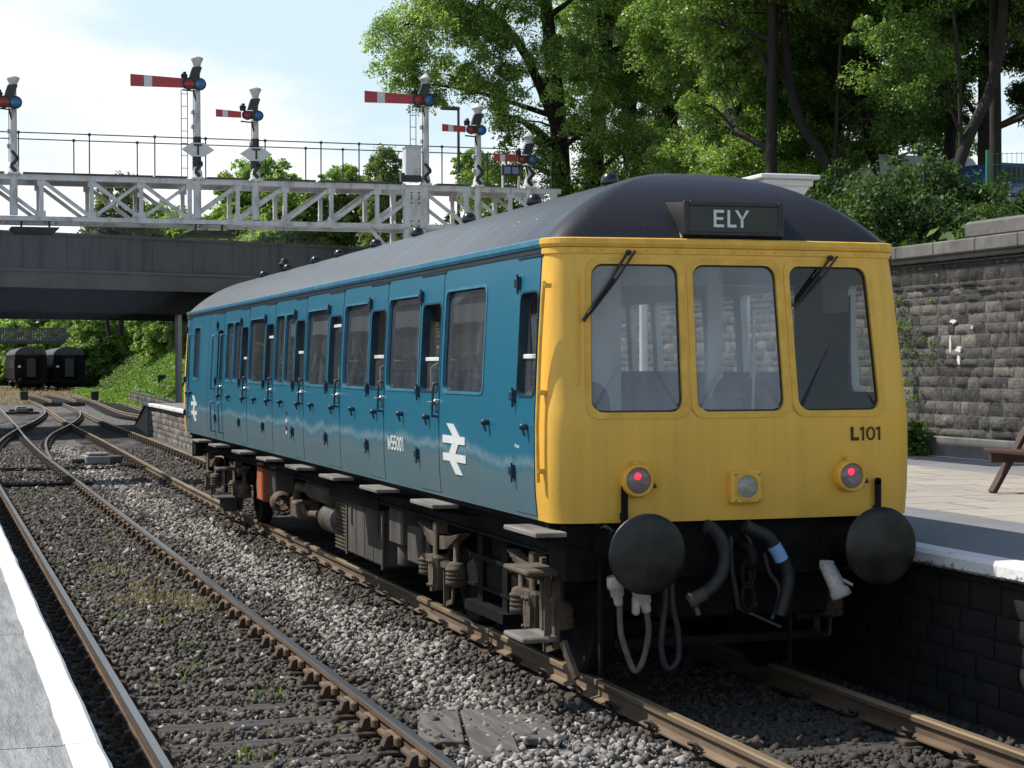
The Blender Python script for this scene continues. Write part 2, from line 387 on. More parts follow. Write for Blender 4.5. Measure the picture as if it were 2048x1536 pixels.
# top cornice of the sides under the gutter and the bottom return
for sg in (-1, 1):
    mbb.add([(sg * hw(1.24), y, 1.24) for y in (YJ, LEN - YJ)] + [(sg * (hw(1.24) - .08), y, 1.235) for y in (YJ, LEN - YJ)], [(0, 1, 3, 2)], 0)
body = mbb.build('body', MT['blue'], car, fix=False)
# inner lining gives the sides their thickness
mbl = MB()
for sg, holes in ((-1, [rrect((a + b) / 2, 2.54, b - a, .83, .07) for a, b in BIG] + [rrect(sum(dwin(a, b, i)) / 2, 2.5, dwin(a, b, i)[1] - dwin(a, b, i)[0], .75, .07) for i, (a, b) in enumerate(DOORS) if i]+[rrect(.61,2.5,.42,.75,.07)]),
                  (1, [rrect((a + b) / 2, 2.54, b - a, .82, .07) for a, b in far_w])):
    V, F = surf(ys, [1.25, 1.7, 2.0, 2.3, 2.6, 2.9, 3.19], holes, side_map(sg, .062)); mbl.add(V, F, 0, False)
mbl.box(-1.33, 1.33, .25, LEN - .25, 1.22, 1.26, 1)
mbl.add([(-1.3, .3, 3.21), (1.3, .3, 3.21), (1.3, LEN - .3, 3.21), (-1.3, LEN - .3, 3.21)], [(0, 1, 2, 3)], 0)
mbl.build('interior_lining', [MT['cream'], MT['seat_dk']], car, fix=False)
for a, b in BIG:
    window('window', (a + b) / 2, (WZ0 + WZ1) / 2, b - a, WZ1 - WZ0, .075, sfm(-1), car, MT['glass'], MT['blue_trim'])
for a, b in far_w:
    mbf = MB(); mbp = MB(); h = rrect((a + b) / 2, 2.54, b - a, .82, .07); rim(mbf, h, sfm(1), -.005, .06)
    pane(mbp, h, side_map(1, .03)); o = mbf.build('window', MT['greylining'], car); mbp.build('pane', MT['glass_clear'], o)
def hinge(z, y, parent, big=True):
    x = -hw(z); mb = MB(); s = .72
    mb.box(x - .05 * s, x + .01, y - .04 * s, y + .045 * s, z - .055 * s, z + .05 * s, 0, .012)
    mb.box(x - .022, x + .01, y - .075 * s, y - .04 * s, z - .075 * s, z + .06 * s, 0, .006)
    mb.bar((x - .03, y - .065 * s, z - .12 * s), (x - .03, y - .065 * s, z + .08 * s), .014, .014)
    return mb.build('hinge', MT['hinge'], parent)
def stop(y, z, parent):
    x = -hw(z); mb = MB(); mb.lathe([(.0, .062), (.02, .06), (.026, .04), (.022, .0)], (x, y, z), (-1, 0, 0), 10); mb.bar((x - .045, y, z), (x - .03, y - .018, z - .07), .012, .016)
    return mb.build('door_stop', MT['hinge'], parent)
for i, (a, b) in enumerate(DOORS):
    wa, wb = dwin(a, b, i); g = .010
    la = max(a, YJ + .004); lz = lin(1.27, 3.115, .12)
    hole = rrect((wa + wb) / 2, (DZ0 + DZ1) / 2, wb - wa, DZ1 - DZ0, .07)
    if i == 0:
        la = YJ + .01; hole = [(max(p[0], la + .015), p[1]) for p in rrect((la + .02 + wb) / 2, (DZ0 + DZ1) / 2, wb - la - .02, DZ1 - DZ0, .07)]
        wa = la + .02
    V, F = surf(lin(la + g, b - g, .2), lz, [hole], side_map(-1, -.003)); mb = MB(); mb.add(V, F, 0, True)
    e = [(la + g, 1.27), (b - g, 1.27), (b - g, 3.115), (la + g, 3.115)]; rim(mb, dense(e, .2), sfm(-1), -.003, .03)
    e2 = [(la - .02, 1.255), (b + .02, 1.255), (b + .02, 3.13), (la - .02, 3.13)]; e3 = [(la + .03, 1.30), (b - .03, 1.30), (b - .03, 3.09), (la + .03, 3.09)]; gp_ = MB(); ring(gp_, e2, e3, side_map(-1, .036)); gp_o = gp_  # black strip added behind the leaf edges so the gaps look dark
    # drip strip over the door
    mb.box(-hw(3.13) - .012, -hw(3.13) + .005, la - .03, b + .05, 3.118, 3.132, 1)
    d = mb.build('door', [MT['blue'], MT['hinge']], car, fix=False); gp_o.build('door_gap_backing', MT['black'], d)
    fr = MB(); rim(fr, hole, sfm(-1), -.008, .065)
    out = [((wa + wb) / 2 + (p[0] - (wa + wb) / 2) * 1.05, 2.495 + (p[1] - 2.495) * 1.04) for p in hole]; ring(fr, hole, out, side_map(-1, -.008)); rim(fr, out, sfm(-1), -.008, 0)
    fo = fr.build('window_frame', MT['hinge'], d)
    top = DROP[i] if DROP[i] else DZ1
    pn = MB(); pts = [(wa, DZ0), (wb, DZ0), (wb, top), (wa, top)]; pane(pn, dense(pts, .2), side_map(-1, .045)); pn.build('droplight', MT['glass'], d)
    if DROP[i]:
        br = MB(); x = -hw(top) + .042; br.box(x - .012, x + .012, wa + .004, wb - .004, top - .012, top + .022, 0, .004); br.build('sash_bar', MT['offwhite'], d)
    for z in (2.95, 2.12, 1.57): hinge(z, b + .015, d)
    if 0 < i < 8:
        h = MB(); y = a + .05; x = lambda z: -hw(z) - .05
        h.tube([(-hw(2.19), y, 2.19), (x(2.19), y, 2.185), (x(2.16), y, 2.15), (x(1.95), y, 1.95), (x(1.92), y, 1.915), (-hw(1.91), y, 1.91)], .011, 8)
        h.build('grab_handle', MT['hinge'], d)
        t = MB(); t.lathe([(.03, 0), (.03, .02), (.012, .03), (.012, .06)], (-hw(2.03), a + .10, 2.03), (-1, 0, 0), 10)
        t.tube([(-hw(2.03) - .055, a + .04, 2.03), (-hw(2.03) - .055, a + .17, 2.03)], .009, 6); t.build('door_handle', MT['chrome'], d)
    stop(b - .37 if i else .53, 1.90, d)
for y in (1.50, 4.2, 6.2, 8.3, 10.2, 12.1, 14.3, 18.3): stop(y, 1.905, body)
# tall pairs of grab rails round the guard's doors, and the second leaf
gl = MB()
for y, z0, z1 in ((15.78, 2.0, 2.80), (14.99, 2.0, 2.80), (15.82, 1.36, 1.80), (15.02, 1.36, 1.80), (18.42, 1.5, 2.85)):
    gl.tube([(-hw(z1), y, z1), (-hw(z1) - .06, y, z1 - .005), (-hw(z1) - .06, y, z1 - .05), (-hw(z0) - .06, y, z0 + .05), (-hw(z0) - .06, y, z0 + .005), (-hw(z0), y, z0)], .013, 8)
gl.build('grab_rail', MT['blue_trim'], body)
gj = MB()
for y in (15.70, 16.45, 1.0 + .42, 16.95): gj.box(-hw(2.2) - .004, -hw(2.2) + .01, y - .006, y + .006, 2.0, 2.3)
sj = MB()
for y in (15.72, 16.52):
    V = [(-hw(z) - .003, y + d, z) for z in zs for d in (-.007, .007)]; sj.add(V, [(2 * k, 2 * k + 1, 2 * k + 3, 2 * k + 2) for k in range(len(zs) - 1)])
sj.build('panel_joint', MT['black'], body)
# plate marks and a filler flap half way along
fl = MB(); 
for z in (1.80, 1.62): fl.box(-1.425, -1.41, 9.86, 9.93, z - .05, z, 0, .004)
fl.build('filler_cap', MT['sigblack'], body); 
fl = MB(); fl.box(-1.424, -1.41, 9.86, 9.93, 1.66, 1.70); fl.box(-1.424, -1.41, 9.86, 9.93, 1.52, 1.555); fl.build('filler_plate', MT['white'], body)

# ---- yellow ends
WIN = [(-1.112, -.448), (-.335, .335), (.448, 1.112)]; FZ0, FZ1 = 2.01, 3.055
fu = [-US, -(US + UA) / 2] + [-UA + (UA - UF) * k / 8 for k in range(8)] + lin(-UF, UF, .1) + [UF + (UA - UF) * (k + 1) / 8 for k in range(8)] + [(US + UA) / 2, US]
fz = lin(ZB, ZG, .1)
def cab(flip):
    fm = lambda off: front_map(off, flip)
    holes = [rrect((a + b) / 2, (FZ0 + FZ1) / 2, b - a, FZ1 - FZ0, .085) for a, b in WIN]
    o = plate('cab_front', fu, fz, holes, fm(0), MT['yellow'], car)
    for k, (a, b) in enumerate(WIN):
        g = MT['glass_clear'] if k == 2 else MT['glass_front']
        window('windscreen', (a + b) / 2, (FZ0 + FZ1) / 2, b - a, FZ1 - FZ0, .085, fm, car, g, MT['yellow_trim'], depth=.022, proud=.007, lip=.045)
    # inner skin
    V, F = surf([-UF, -.4, 0, .4, UF], [1.26, 1.9, 2.5, 3.1], [rrect((a + b) / 2, (FZ0 + FZ1) / 2, b - a + .02, FZ1 - FZ0 + .02, .085) for a, b in WIN], fm(.06)); mb = MB(); mb.add(V, F, 0)
    for sg in (-1, 1):
        pass
    mb.build('cab_lining', MT['greylining'], o, fix=False)
    # bottom edge return
    mb = MB(); us = fu; mb.add([fm(0)(u, ZB) for u in us] + [fm(.1)(max(-UA, min(UA, u)), ZB - .004) for u in us], [(i, i + 1, len(us) + i + 1, len(us) + i) for i in range(len(us) - 1)], 0)
    mb.build('skirt_edge', MT['yellow'], o)
    return o
cabf = cab(False); cabr = cab(True)
# thin raised corner strip left of the left windscreen
mb = MB(); mb.tube([front_map(-.004)(-1.205, 2.98), front_map(-.004)(-1.205, 2.2)], .008, 6); mb.build('corner_strip', MT['yellow_trim'], cabf)
# yellow grab pole on the corner
mb = MB()
for zz in (2.90, 2.15, 1.60):
    mb.box(-hw(zz) - .05, -hw(zz) + .01, .15, .19, zz - .018, zz + .018, 0, .006)
mb.tube([(-hw(2.93) - .045, .17, 2.93), (-hw(2.5) - .05, .17, 2.5), (-hw(1.9) - .05, .17, 1.9), (-hw(1.52) - .045, .17, 1.52)], .015, 8)
mb.build('grab_pole', MT['yellow_trim'], cabf)

# ---- roof: superelliptic section with domed ends
HR = .60; PM = R(51)
def perim(n_side):
    pts = []
    zt = ZG; half = []
    for u in fu: half.append(front_map(-.02)(u, zt))
    for y in lin(YJ, LEN - YJ, .5)[1:-1]: half.append((hw(zt) + .02, y, zt))
    for u in fu: half.append(front_map(-.02, True)(u, zt))
    for y in lin(YJ, LEN - YJ, .5)[1:-1][::-1]: half.append((-hw(zt) - .02, y, zt))
    return half
per = perim(0); DM = 1.12; NR = 18
rv = []
def roofpt(p, t):
    ph = PM * (1 - t); c = math.sin(ph) / math.sin(PM); s = (math.cos(ph) - math.cos(PM)) / (1 - math.cos(PM))
    sy = min(max(p[1], DM), LEN - DM)
    return (p[0] * c, sy + (p[1] - sy) * c ** .9, ZG + .005 + HR * s)
for k in range(NR + 1):
    for p in per: rv.append(roofpt(p, (k / NR) ** 1.0))
n = len(per)
mb = MB(); mb.add(rv, [(k * n + i, k * n + (i + 1) % n, (k + 1) * n + (i + 1) % n, (k + 1) * n + i) for k in range(NR) for i in range(n)], 0, True)
roof = mb.build('roof', MT['roof'], car)
bm = bmesh.new(); bm.from_mesh(roof.data); bmesh.ops.remove_doubles(bm, verts=bm.verts[:], dist=.002); bmesh.ops.recalc_face_normals(bm, faces=bm.faces[:]); bm.to_mesh(roof.data); bm.free()
# gutter / cornice
def cornice(us_pts, prof, m):
    mb = MB(); k = len(prof); V = []
    for fn in us_pts: V += [fn(o, z) for o, z in prof]
    mb.add(V, [(i * k + j, (i + 1) * k + j, (i + 1) * k + (j + 1) % k, i * k + (j + 1) % k) for i in range(len(us_pts) - 1) for j in range(k)], 0)
    mb.add(V[:k], [tuple(range(k))], 0); mb.add(V[-k:], [tuple(range(k))], 0)
    return mb
gp = [(.01, ZG - .03), (-.018, ZG - .024), (-.032, ZG + .0), (-.034, ZG + .034), (-.022, ZG + .042), (.02, ZG + .035)]
gp2 = [(.01, ZG - .075), (-.012, ZG - .07), (-.014, ZG - .03), (.01, ZG - .03)]
for flip in (False, True):
    fns = [(lambda o, z, u=u: front_map(o, flip)(u, z)) for u in fu]
    g = cornice(fns, gp, 0).build('gutter', MT['yellow_trim'], cabr if flip else cabf)
    cornice(fns, gp2, 0).build('drip_rail', MT['yellow_trim'], cabr if flip else cabf)
    riv = MB()
    for u in lin(-1.15, 1.15, .115):
        p = front_map(-.014, flip)(u, ZG - .05); riv.lathe([(.008, 0), (.006, .004), (0, .006)], p, (0, -1 if not flip else 1, 0), 6)
    riv.build('rivet_row', MT['yellow_trim'], cabr if flip else cabf)
for sg in (-1, 1):
    fns = [(lambda o, z, y=y: (sg * (hw(z) - o), y, z)) for y in (YJ + .002, LEN - YJ - .002)]
    cornice(fns, gp, 0).build('gutter', MT['blue_trim'], body)
    cornice(fns, [(.01, ZG - .065), (-.008, ZG - .06), (-.009, ZG - .036), (.01, ZG - .036)], 0).build('drip_rail', MT['sigblack'], body)
# little pale joint marks on the roof flank
jm = MB()
for k, y in enumerate(lin(1.2, 18.6, .53)):
    for t in (.20, .23) if k % 2 else (.21,):
        q = []
        for dy, dt in ((0, 0), (.05, .012), (.058, .008), (.008, -.004)):
            p = roofpt((-hw(ZG) - .02, y + dy, ZG), t * 1.1 + dt); q.append((p[0] - .002, p[1], p[2] + .003))
        jm.add(q, [(0, 1, 2, 3)])
jm.build('roof_seam_mark', M('pale_roof_scuffs', (.5, .5, .52), (.35, .35, .37), 8, .5), roof)
# vents
def vent(y, r=.062, x=-.52):
    p = roofpt((-hw(ZG) - .02, y, ZG), .63); mb = MB(); z = p[2] + .0; x = p[0]
    mb.lathe([(r * .78, -.06), (r * .8, .008), (r * .8, .012), (r * 1.08, .004), (r * 1.12, .02), (r * 1.06, .052), (r * .84, .080), (r * .48, .096), (0, .101)], (x, y, z - .01), (0, 0, 1), 16)
    mb.bar((x - r, y - .01, z + .03), (x + r, y - .01, z + .03), .015, .02)
    return mb.build('roof_vent', MT['vent'], car)
for y in (1.1, 2.94, 4.94, 6.9, 8.8, 10.8, 12.3, 14.3, 16.3): vent(y)
mb = MB(); mb.lathe([(.05, -.02), (.05, .08), (.085, .10), (.085, .15), (.05, .17), (.06, .2), (0, .22)], (-.52, 14.85, 3.70), (0, 0, 1), 12); mb.build('exhaust_cowl', MT['vent'], car)

# ---- destination box
db = MB()
db.box(-.39, .39, .105, .62, 3.258, 3.508, 0, .018)
dbo = db.build('destination_box', MT['sigblack'], car)
fl2 = MB()   # sheet metal flank sweeping back to the dome on the left and the right
for sg in (-1, 1):
    fl2.add([(sg * .388, .118, 3.25), (sg * .388, .118, 3.506), (sg * .43, .40, 3.525), (sg * .44, .19, 3.25)], [(0, 1, 2, 3)])
fl2.add([(-.43, .40, 3.527), (.43, .40, 3.527), (.388, .118, 3.51), (-.388, .118, 3.51)], [(0, 1, 2, 3)])
fl2.build('box_flank', MT['roof'], dbo)
fr = MB()
for x0, x1, z0, z1 in ((-.392, -.345, 3.266, 3.51), (.345, .392, 3.266, 3.51), (-.345, .345, 3.266, 3.292), (-.345, .345, 3.475, 3.51)): fr.box(x0, x1, .083, .112, z0, z1, 0, .006)
fr.build('display_frame', MT['sigblack'], dbo)
dp = MB(); dp.box(-.347, .347, .093, .106, 3.29, 3.477); dp.build('display', MT['dest'], dbo)
MT['letter_white'] = M('white_lettering', (.74, .76, .74), (.66, .68, .66), 10, .5)
MT['letter_dark'] = M('dark_brown_lettering', (.03, .012, .008), (.05, .02, .012), 10, .5)
def text(body_, size, name, mat, parent, place, extrude=.002, sx=1.0, bold=0.0, spacing=1.0):
    cu = bpy.data.curves.new(name, 'FONT'); cu.body = body_; cu.size = size; cu.extrude = extrude; cu.align_x = 'CENTER'; cu.align_y = 'CENTER'; cu.offset = bold; cu.space_character = spacing
    t = bpy.data.objects.new('tmp', cu); col.objects.link(t); bpy.context.view_layer.update()
    me = bpy.data.meshes.new_from_object(t.evaluated_get(bpy.context.evaluated_depsgraph_get())); bpy.data.objects.remove(t); bpy.data.curves.remove(cu)
    me.materials.clear(); me.materials.append(mat); me.name = name
    xs = [v.co.x for v in me.vertices]; yv = [v.co.y for v in me.vertices]; cx = (min(xs) + max(xs)) / 2; cy = (min(yv) + max(yv)) / 2
    for v in me.vertices: v.co = Vector(place((v.co.x - cx) * sx, v.co.y - cy, v.co.z))
    return link(bpy.data.objects.new(name, me), parent)
def plate_poly(polys, name, mat, parent, place):
    mb = MB()
    for p in polys: mb.prism(p, lambda u, v: place(u, v, .003), lambda u, v: place(u, v, -.002))
    return mb.build(name, mat, parent)
# capital letters of the blind drawn as plain sans strokes
def seg(a, b, w):
    a = Vector(a); b = Vector(b); d = (b - a).normalized(); s = Vector((-d.y, d.x)) * w / 2; return [tuple(a + s), tuple(b + s), tuple(b - s), tuple(a - s)]
W_ = .020; h = .062
ely = [[(-.125, -h), (-.105, -h), (-.105, h), (-.125, h)], [(-.105, h - W_), (-.045, h - W_), (-.045, h), (-.105, h)], [(-.105, -.009), (-.052, -.009), (-.052, .010), (-.105, .010)], [(-.105, -h), (-.045, -h), (-.045, -h + W_), (-.105, -h + W_)],
       [(-.018, -h), (.002, -h), (.002, h), (-.018, h)], [(.002, -h), (.052, -h), (.052, -h + W_), (.002, -h + W_)],
       [(.086, -h), (.106, -h), (.106, -.004), (.086, -.004)], [(.086, -.004), (.106, -.004), (.064, h), (.040, h)], [(.093, -.004), (.106, -.004), (.152, h), (.128, h)]]
plate_poly([[(u - .034, v + .004) for u, v in p] for p in ely], 'destination_lettering', MT['letter_white'], dbo, lambda u, v, d: (u, .091 - d, 3.384 + v))
# cab number
def L101(u, v, d):
    z = 1.838 + v; return front_map(-.004 - d)(.985 + u, z)
hh = .050; nb = [[(-.128, -hh), (-.106, -hh), (-.106, hh), (-.128, hh)], [(-.106, -hh), (-.062, -hh), (-.062, -hh + .024), (-.106, -hh + .024)]]
for cx in (-.030, .105):
    nb += [[(cx - .002, -hh), (cx + .012, -hh), (cx + .012, hh), (cx - .002, hh)], [(cx - .002, hh), (cx - .002, hh - .016), (cx - .022, hh - .028), (cx - .022, hh - .012)]]
k = 20
for i in range(k):
    a0, a1 = 2 * math.pi * i / k, 2 * math.pi * (i + 1) / k
    nb.append([(.038 + .037 * math.cos(a0), hh * math.sin(a0)), (.038 + .037 * math.cos(a1), hh * math.sin(a1)), (.038 + .023 * math.cos(a1), (hh - .014) * math.sin(a1)), (.038 + .023 * math.cos(a0), (hh - .014) * math.sin(a0))])
plate_poly(nb, 'cab_number', MT['letter_dark'], cabf, L101)
# side number, emblem, small word
def side_place(yc, zc): return lambda u, v, d: (-hw(zc + v) - .0035 - d, yc - u, zc + v)
def strokes(chars, wch, gap, hgt, th):
    G = {'W': [[(0, 1), (.22, 0)], [(.22, 0), (.5, .85)], [(.5, .85), (.78, 0)], [(.78, 0), (1, 1)]], '1': [[(.55, 0), (.55, 1)], [(.55, 1), (.2, .8)]],
         '5': [[(.9, 1), (.15, 1)], [(.15, 1), (.12, .52)], [(.12, .56), (.6, .60)], [(.6, .60), (.92, .40)], [(.92, .42), (.88, .14)], [(.9, .18), (.5, .03)], [(.55, .03), (.05, .14)]],
         '0': [[(.5 + .42 * math.cos(a), .5 + .47 * math.sin(a)), (.5 + .42 * math.cos(a + .5236), .5 + .47 * math.sin(a + .5236))] for a in [k * .5236 for k in range(12)]]}
    out = []; u = 0
    for ch in chars:
        w_ = wch * (1.5 if ch == 'W' else .7 if ch == '1' else 1)
        for k, (a, b) in enumerate(G[ch]): out.append((seg((u + a[0] * w_, a[1] * hgt), (u + b[0] * w_, b[1] * hgt), th), k % 3))
        u += w_ + gap
    return [([(p[0] - (u - gap) / 2, p[1] - hgt / 2) for p in q], k) for q, k in out]
sn = MB()
for q, k in strokes('W55001', .082, .020, .125, .019):
    sp0 = side_place(4.45, 1.622); sn.prism(q, lambda u, v: sp0(u, v, .003 + k * .0006), lambda u, v: sp0(u, v, -.002))
sn.build('side_number', MT['letter_white'], body)
text('Private', .042, 'small_lettering', MT['letter_white'], body, side_place(.77, 1.752), sx=.9)
EM = [[(2.678, 1.862), (2.494, 1.862), (2.302, 1.762), (2.143, 1.762), (2.143, 1.700), (2.335, 1.698), (2.546, 1.622), (2.80, 1.618), (2.80, 1.552), (2.596, 1.552), (2.4, 1.452), (2.23, 1.452), (2.424, 1.555), (2.128, 1.556), (2.128, 1.622), (2.33, 1.622), (2.12, 1.70)]]
def emblem(yc, flip=1):
    # double arrow: two bars with opposed arrow arms joined by a diagonal
    s = lambda y, z: (flip * (2.47 - y), z - 1.657)
    bars = [[(2.812, 1.700), (2.143, 1.700), (2.143, 1.763), (2.812, 1.763)], [(2.806, 1.553), (2.126, 1.553), (2.126, 1.616), (2.806, 1.616)],
            [(2.690, 1.862), (2.500, 1.862), (2.310, 1.7625), (2.50, 1.7625)], [(2.330, 1.6995), (2.52, 1.6995), (2.62, 1.6165), (2.43, 1.6165)], [(2.60, 1.5525), (2.41, 1.5525), (2.235, 1.453), (2.425, 1.453)]]
    pl = side_place(yc, 1.657)
    plate_poly([[s(*p) for p in b] for b in bars], 'arrow_emblem', MT['letter_white'], body, pl)
emblem(2.47); emblem(17.98)

# ---- lamps
def tail_lamp(x):
    y = front_map(0)(x, 1.53)[1]; mb = MB(); z = 1.535
    mb.lathe([(.118, .01), (.118, -.06), (.112, -.085), (.100, -.092), (.094, -.088), (.090, -.07)], (x, y, z), (0, 1, 0), 28)
    mb.box(x - .03, x + .03, y - .07, y - .02, z + .112, z + .14, 0, .005); mb.bar((x + .108, y - .07, z - .02), (x + .128, y - .07, z - .05), .02, .02, 1)
    o = mb.build('tail_lamp', [MT['yellow_trim'], MT['rubber']], car)
    l = MB(); l.lathe([(.092, -.070), (.07, -.083), (.04, -.09), (0, -.092)], (x, y, z), (0, 1, 0), 28); l.build('lens', MT['lamp_glass'], o)
    b = MB(); b.lathe([(.026, -.0905), (.02, -.095), (.01, -.0975), (0, -.098)], (x - .012, y, z + .032), (0, 1, 0), 16); b.build('bulb', MT['tail_bulb'], o)
for x in (-.815, .835): tail_lamp(x)
mb = MB(); y = front_map(0)(0, 1.47)[1]; mb.box(-.118, .118, y - .075, y + .02, 1.358, 1.592, 0, .014)
for sx in (-1, 1):
    for sz in (-1, 1): mb.lathe([(.010, 0), (.008, .006), (0, .008)], (sx * .09, y - .075, 1.475 + sz * .09), (0, -1, 0), 8, 1)
mb.lathe([(.094, -.075), (.094, -.083), (.084, -.083), (.082, -.07)], (0, y, 1.475), (0, 1, 0), 28)
ho = mb.build('headlamp', [MT['yellow_trim'], MT['chrome']], car)
l = MB(); l.lathe([(.083, -.074), (.06, -.084), (.03, -.09), (0, -.092)], (0, y, 1.475), (0, 1, 0), 28); l.build('lens', MT['head_glass'], ho)
l = MB(); l.box(-.018, .018, y - .094, y - .09, 1.470, 1.482); l.box(-.01, .01, y - .094, y - .09, 1.45, 1.456); l.build('bulb', MT['chrome'], ho)
for x, z0, z1 in ((-.905, 1.20, 1.51), (1.075, 1.22, 1.515)):
    y = front_map(0)(x, 1.4)[1]; mb = MB(); mb.box(x - .024, x + .024, y - .05, y - .03, z0, z1 - .02, 0, .004); mb.lathe([(.024, 0), (.024, .02)], (x, y - .05, z1 - .022), (0, 1, 0), 14); mb.add([(x + .024 * math.cos(t * .449), y - .05, z1 - .022 + .024 * math.sin(t * .449)) for t in range(14)], [tuple(range(14))]); mb.box(x - .02, x + .02, y - .032, y + .01, 1.26, 1.31); mb.build('lamp_iron', MT['black'], car)
# wipers: motor boss, twin arms, blade
def wiper(a, b):
    f = front_map(-.03); mb = MB(); A = Vector(f(*a)); B = Vector(f(*b)); n_ = Vector((0, -1, 0))
    mb.lathe([(.02, .03), (.02, -.03), (.014, -.045), (0, -.05)], A + Vector((.01, .03, 0)), (0, 1, 0), 10)
    off = Vector((.055, -.01, .012))
    mb.tube([A + off, A.lerp(B, .5) + off * .85 + n_ * .015, B + off * .4], .008, 6); mb.tube([A, A.lerp(B, .5) + n_ * .02, B + n_ * .01], .009, 6)
    o = mb.build('wiper', MT['rubber'], car)
    d = (B - A).normalized(); bl = MB(); bl.bar(A.lerp(B, .42) + n_ * .0 + Vector((.02, 0, 0)), B + d * .06 + n_ * .0, .012, .028); bl.bar(B - off * .15, B + off * .6, .01, .012); bl.build('blade', MT['rubber'], o)
wiper((-.845, 3.135), (-1.145, 2.70)); wiper((.80, 3.12), (.50, 2.80))

# ---- cab interior and saloon
it = MB()
yb = 1.32
for x0, x1 in ((-1.33, -1.14), (-.66, -.40), (.33, .46), (1.14, 1.33)): it.box(x0, x1, yb, yb + .05, 1.26, 3.2)
it.box(-1.33, 1.33, yb + .002, yb + .048, 2.96, 3.2); 
it.box(-1.14, -.66, yb + .002, yb + .048, 1.26, 2.18)
for x0, x1 in ((-.98, -.80),): it.box(x0 - .01, x0 + .03, yb + .004, yb + .046, 2.18, 2.96)
it.build('cab_bulkhead', MT['greylining'], car)
it = MB(); it.box(.462, 1.338, yb - .03, yb - .001, 1.26, 2.16); it.box(.462, 1.338, yb - .031, yb - .002, 2.97, 3.19); it.box(1.08, 1.317, yb - .032, yb - .003, 2.16, 2.97); it.box(1.318, 1.338, .22, .40, 1.27, 3.15); it.box(1.318, 1.338, .86, 1.28, 1.27, 3.15); it.box(1.319, 1.337, .40, .86, 1.27, 2.13); it.box(1.319, 1.337, .40, .86, 2.95, 3.15); it.build('cab_shade_panel', MT['seat_dk'], car)  # dark sheets added to darken the cab behind the right pane
it = MB(); it.box(-.40, .33, yb + .06, yb + .09, 1.26, 2.12); it.build('bulkhead_door', MT['seat'], car)
it = MB(); it.box(-1.2, .2, .16, .52, 1.9, 2.0, 0, .02); it.box(-.35, .12, .2, .48, 2.0, 2.10, 0, .03); it.lathe([(.11, 0), (.12, .03), (.03, .05), (.0, .05)], (.05, .3, 2.1), (0, 0, 1), 16); it.build('control_desk', MT['boxgrey'], car)
def cseat(x, y, zt, w):
    mb = MB(); pl = rrect(x, zt - .25, w, .5, .16); mb.prism(pl, lambda u, v: (u, y, v), lambda u, v: (u, y + .1, v)); mb.box(x - w / 2, x + w / 2, y - .35, y, zt - .55, zt - .45, 0, .02); mb.box(x - .05, x + .05, y - .2, y - .1, 1.26, zt - .5)
    mb.build('cab_seat', MT['seat_dk'], car)
cseat(-.82, .95, 2.22, .38); cseat(.36, .80, 2.26, .34); cseat(.80, 1.05, 2.15, .36)
mb = MB(); mb.tube([(.36, .55, 2.0), (.355, .52, 2.75)], .013, 8); mb.tube([(.35, .52, 2.45), (.36, .55, 2.25)], .026, 8); mb.build('cab_pole', MT['ivory'], car)
for y in (2.25, 4.3, 6.25, 8.2, 10.15, 12.15, 14.1):
    for sg in (-1, 1):
        for dy in (-.30, .30):
            mb = MB(); mb.box(min(sg * .32, sg * 1.3), max(sg * .32, sg * 1.3), y + dy - .06, y + dy + .06, 1.6, 2.28, 0, .04); mb.box(min(sg * .32, sg * 1.3), max(sg * .32, sg * 1.3), y + dy * .3 - .15, y + dy * .3 + .15, 1.58, 1.72)
            so = mb.build('bench_seat', MT['seat'], car)
            if sg < 0 and dy < 0:
                g = MB(); g.tube([(-1.22, y + dy - .08, 1.9), (-1.22, y + dy - .08, 2.32), (-1.12, y + dy - .08, 2.38), (-.95, y + dy - .08, 2.38)], .016, 8); g.build('grab_handle', MT['ivory'], so)
for y in (9.2, 13.1):
    mb = MB()
    for sg in (-1, 1):
        mb.box(min(sg * .45, sg * 1.3), max(sg * .45, sg * 1.3), y - .02, y + .02, 1.26, 3.18)
    mb.build('saloon_partition', MT['cream'], car)

# ---- underframe
uf = MB()
for sg in (-1, 1):
    uf.box(sg * 1.10 - .03, sg * 1.10 + .03, .35, LEN - .35, .96, 1.225); uf.box(sg * 1.12 - .05, sg * 1.12 + .05, .35, LEN - .35, .945, .965)
    uf.box(sg * .45 - .05, sg * .45 + .05, .35, LEN - .35, .9, 1.2)
for y in lin(1.0, LEN - 1.0, 1.2): uf.box(-1.06, 1.06, y - .04, y + .04, 1.0, 1.2)
uf.box(-1.34, 1.34, .30, LEN - .30, 1.19, 1.232)
uf.build('underframe', MT['black'], car)
for y0, fl in ((0.0, 1), (LEN, -1)):
    bb = MB(); bb.box(-1.28, 1.28, min(y0 + fl * .12, y0 + fl * .22), max(y0 + fl * .12, y0 + fl * .22), .82, 1.225, 0, .01); bb.box(-1.27, -1.15, min(y0 + fl * .2, y0 + fl * .5), max(y0 + fl * .2, y0 + fl * .5), .85, 1.2)
    for x in (-.6, .6): bb.bar((x, y0 + fl * .2, .9), (x * 1.4, y0 + fl * 1.2, .5), .05, .12)
    bb.build('buffer_beam', MT['black'], car)
    for x in (-.885, .885):
        b = MB(); P = (x, y0, 1.06); A = (0, fl, 0)
        b.lathe([(.19, .12), (.19, .10), (.13, .09), (.12, -.14), (.125, -.15), (.095, -.16), (.085, -.42)], P, A, 24)
        bo = b.build('buffer', MT['black'], car)
        h = MB(); h.lathe([(.08, -.40), (.262, -.424), (.275, -.432), (.277, -.446), (.270, -.454), (.22, -.466), (.14, -.478), (.06, -.484), (0, -.486)], P, A, 48); h.build('buffer_head', MT['buffer'], bo)
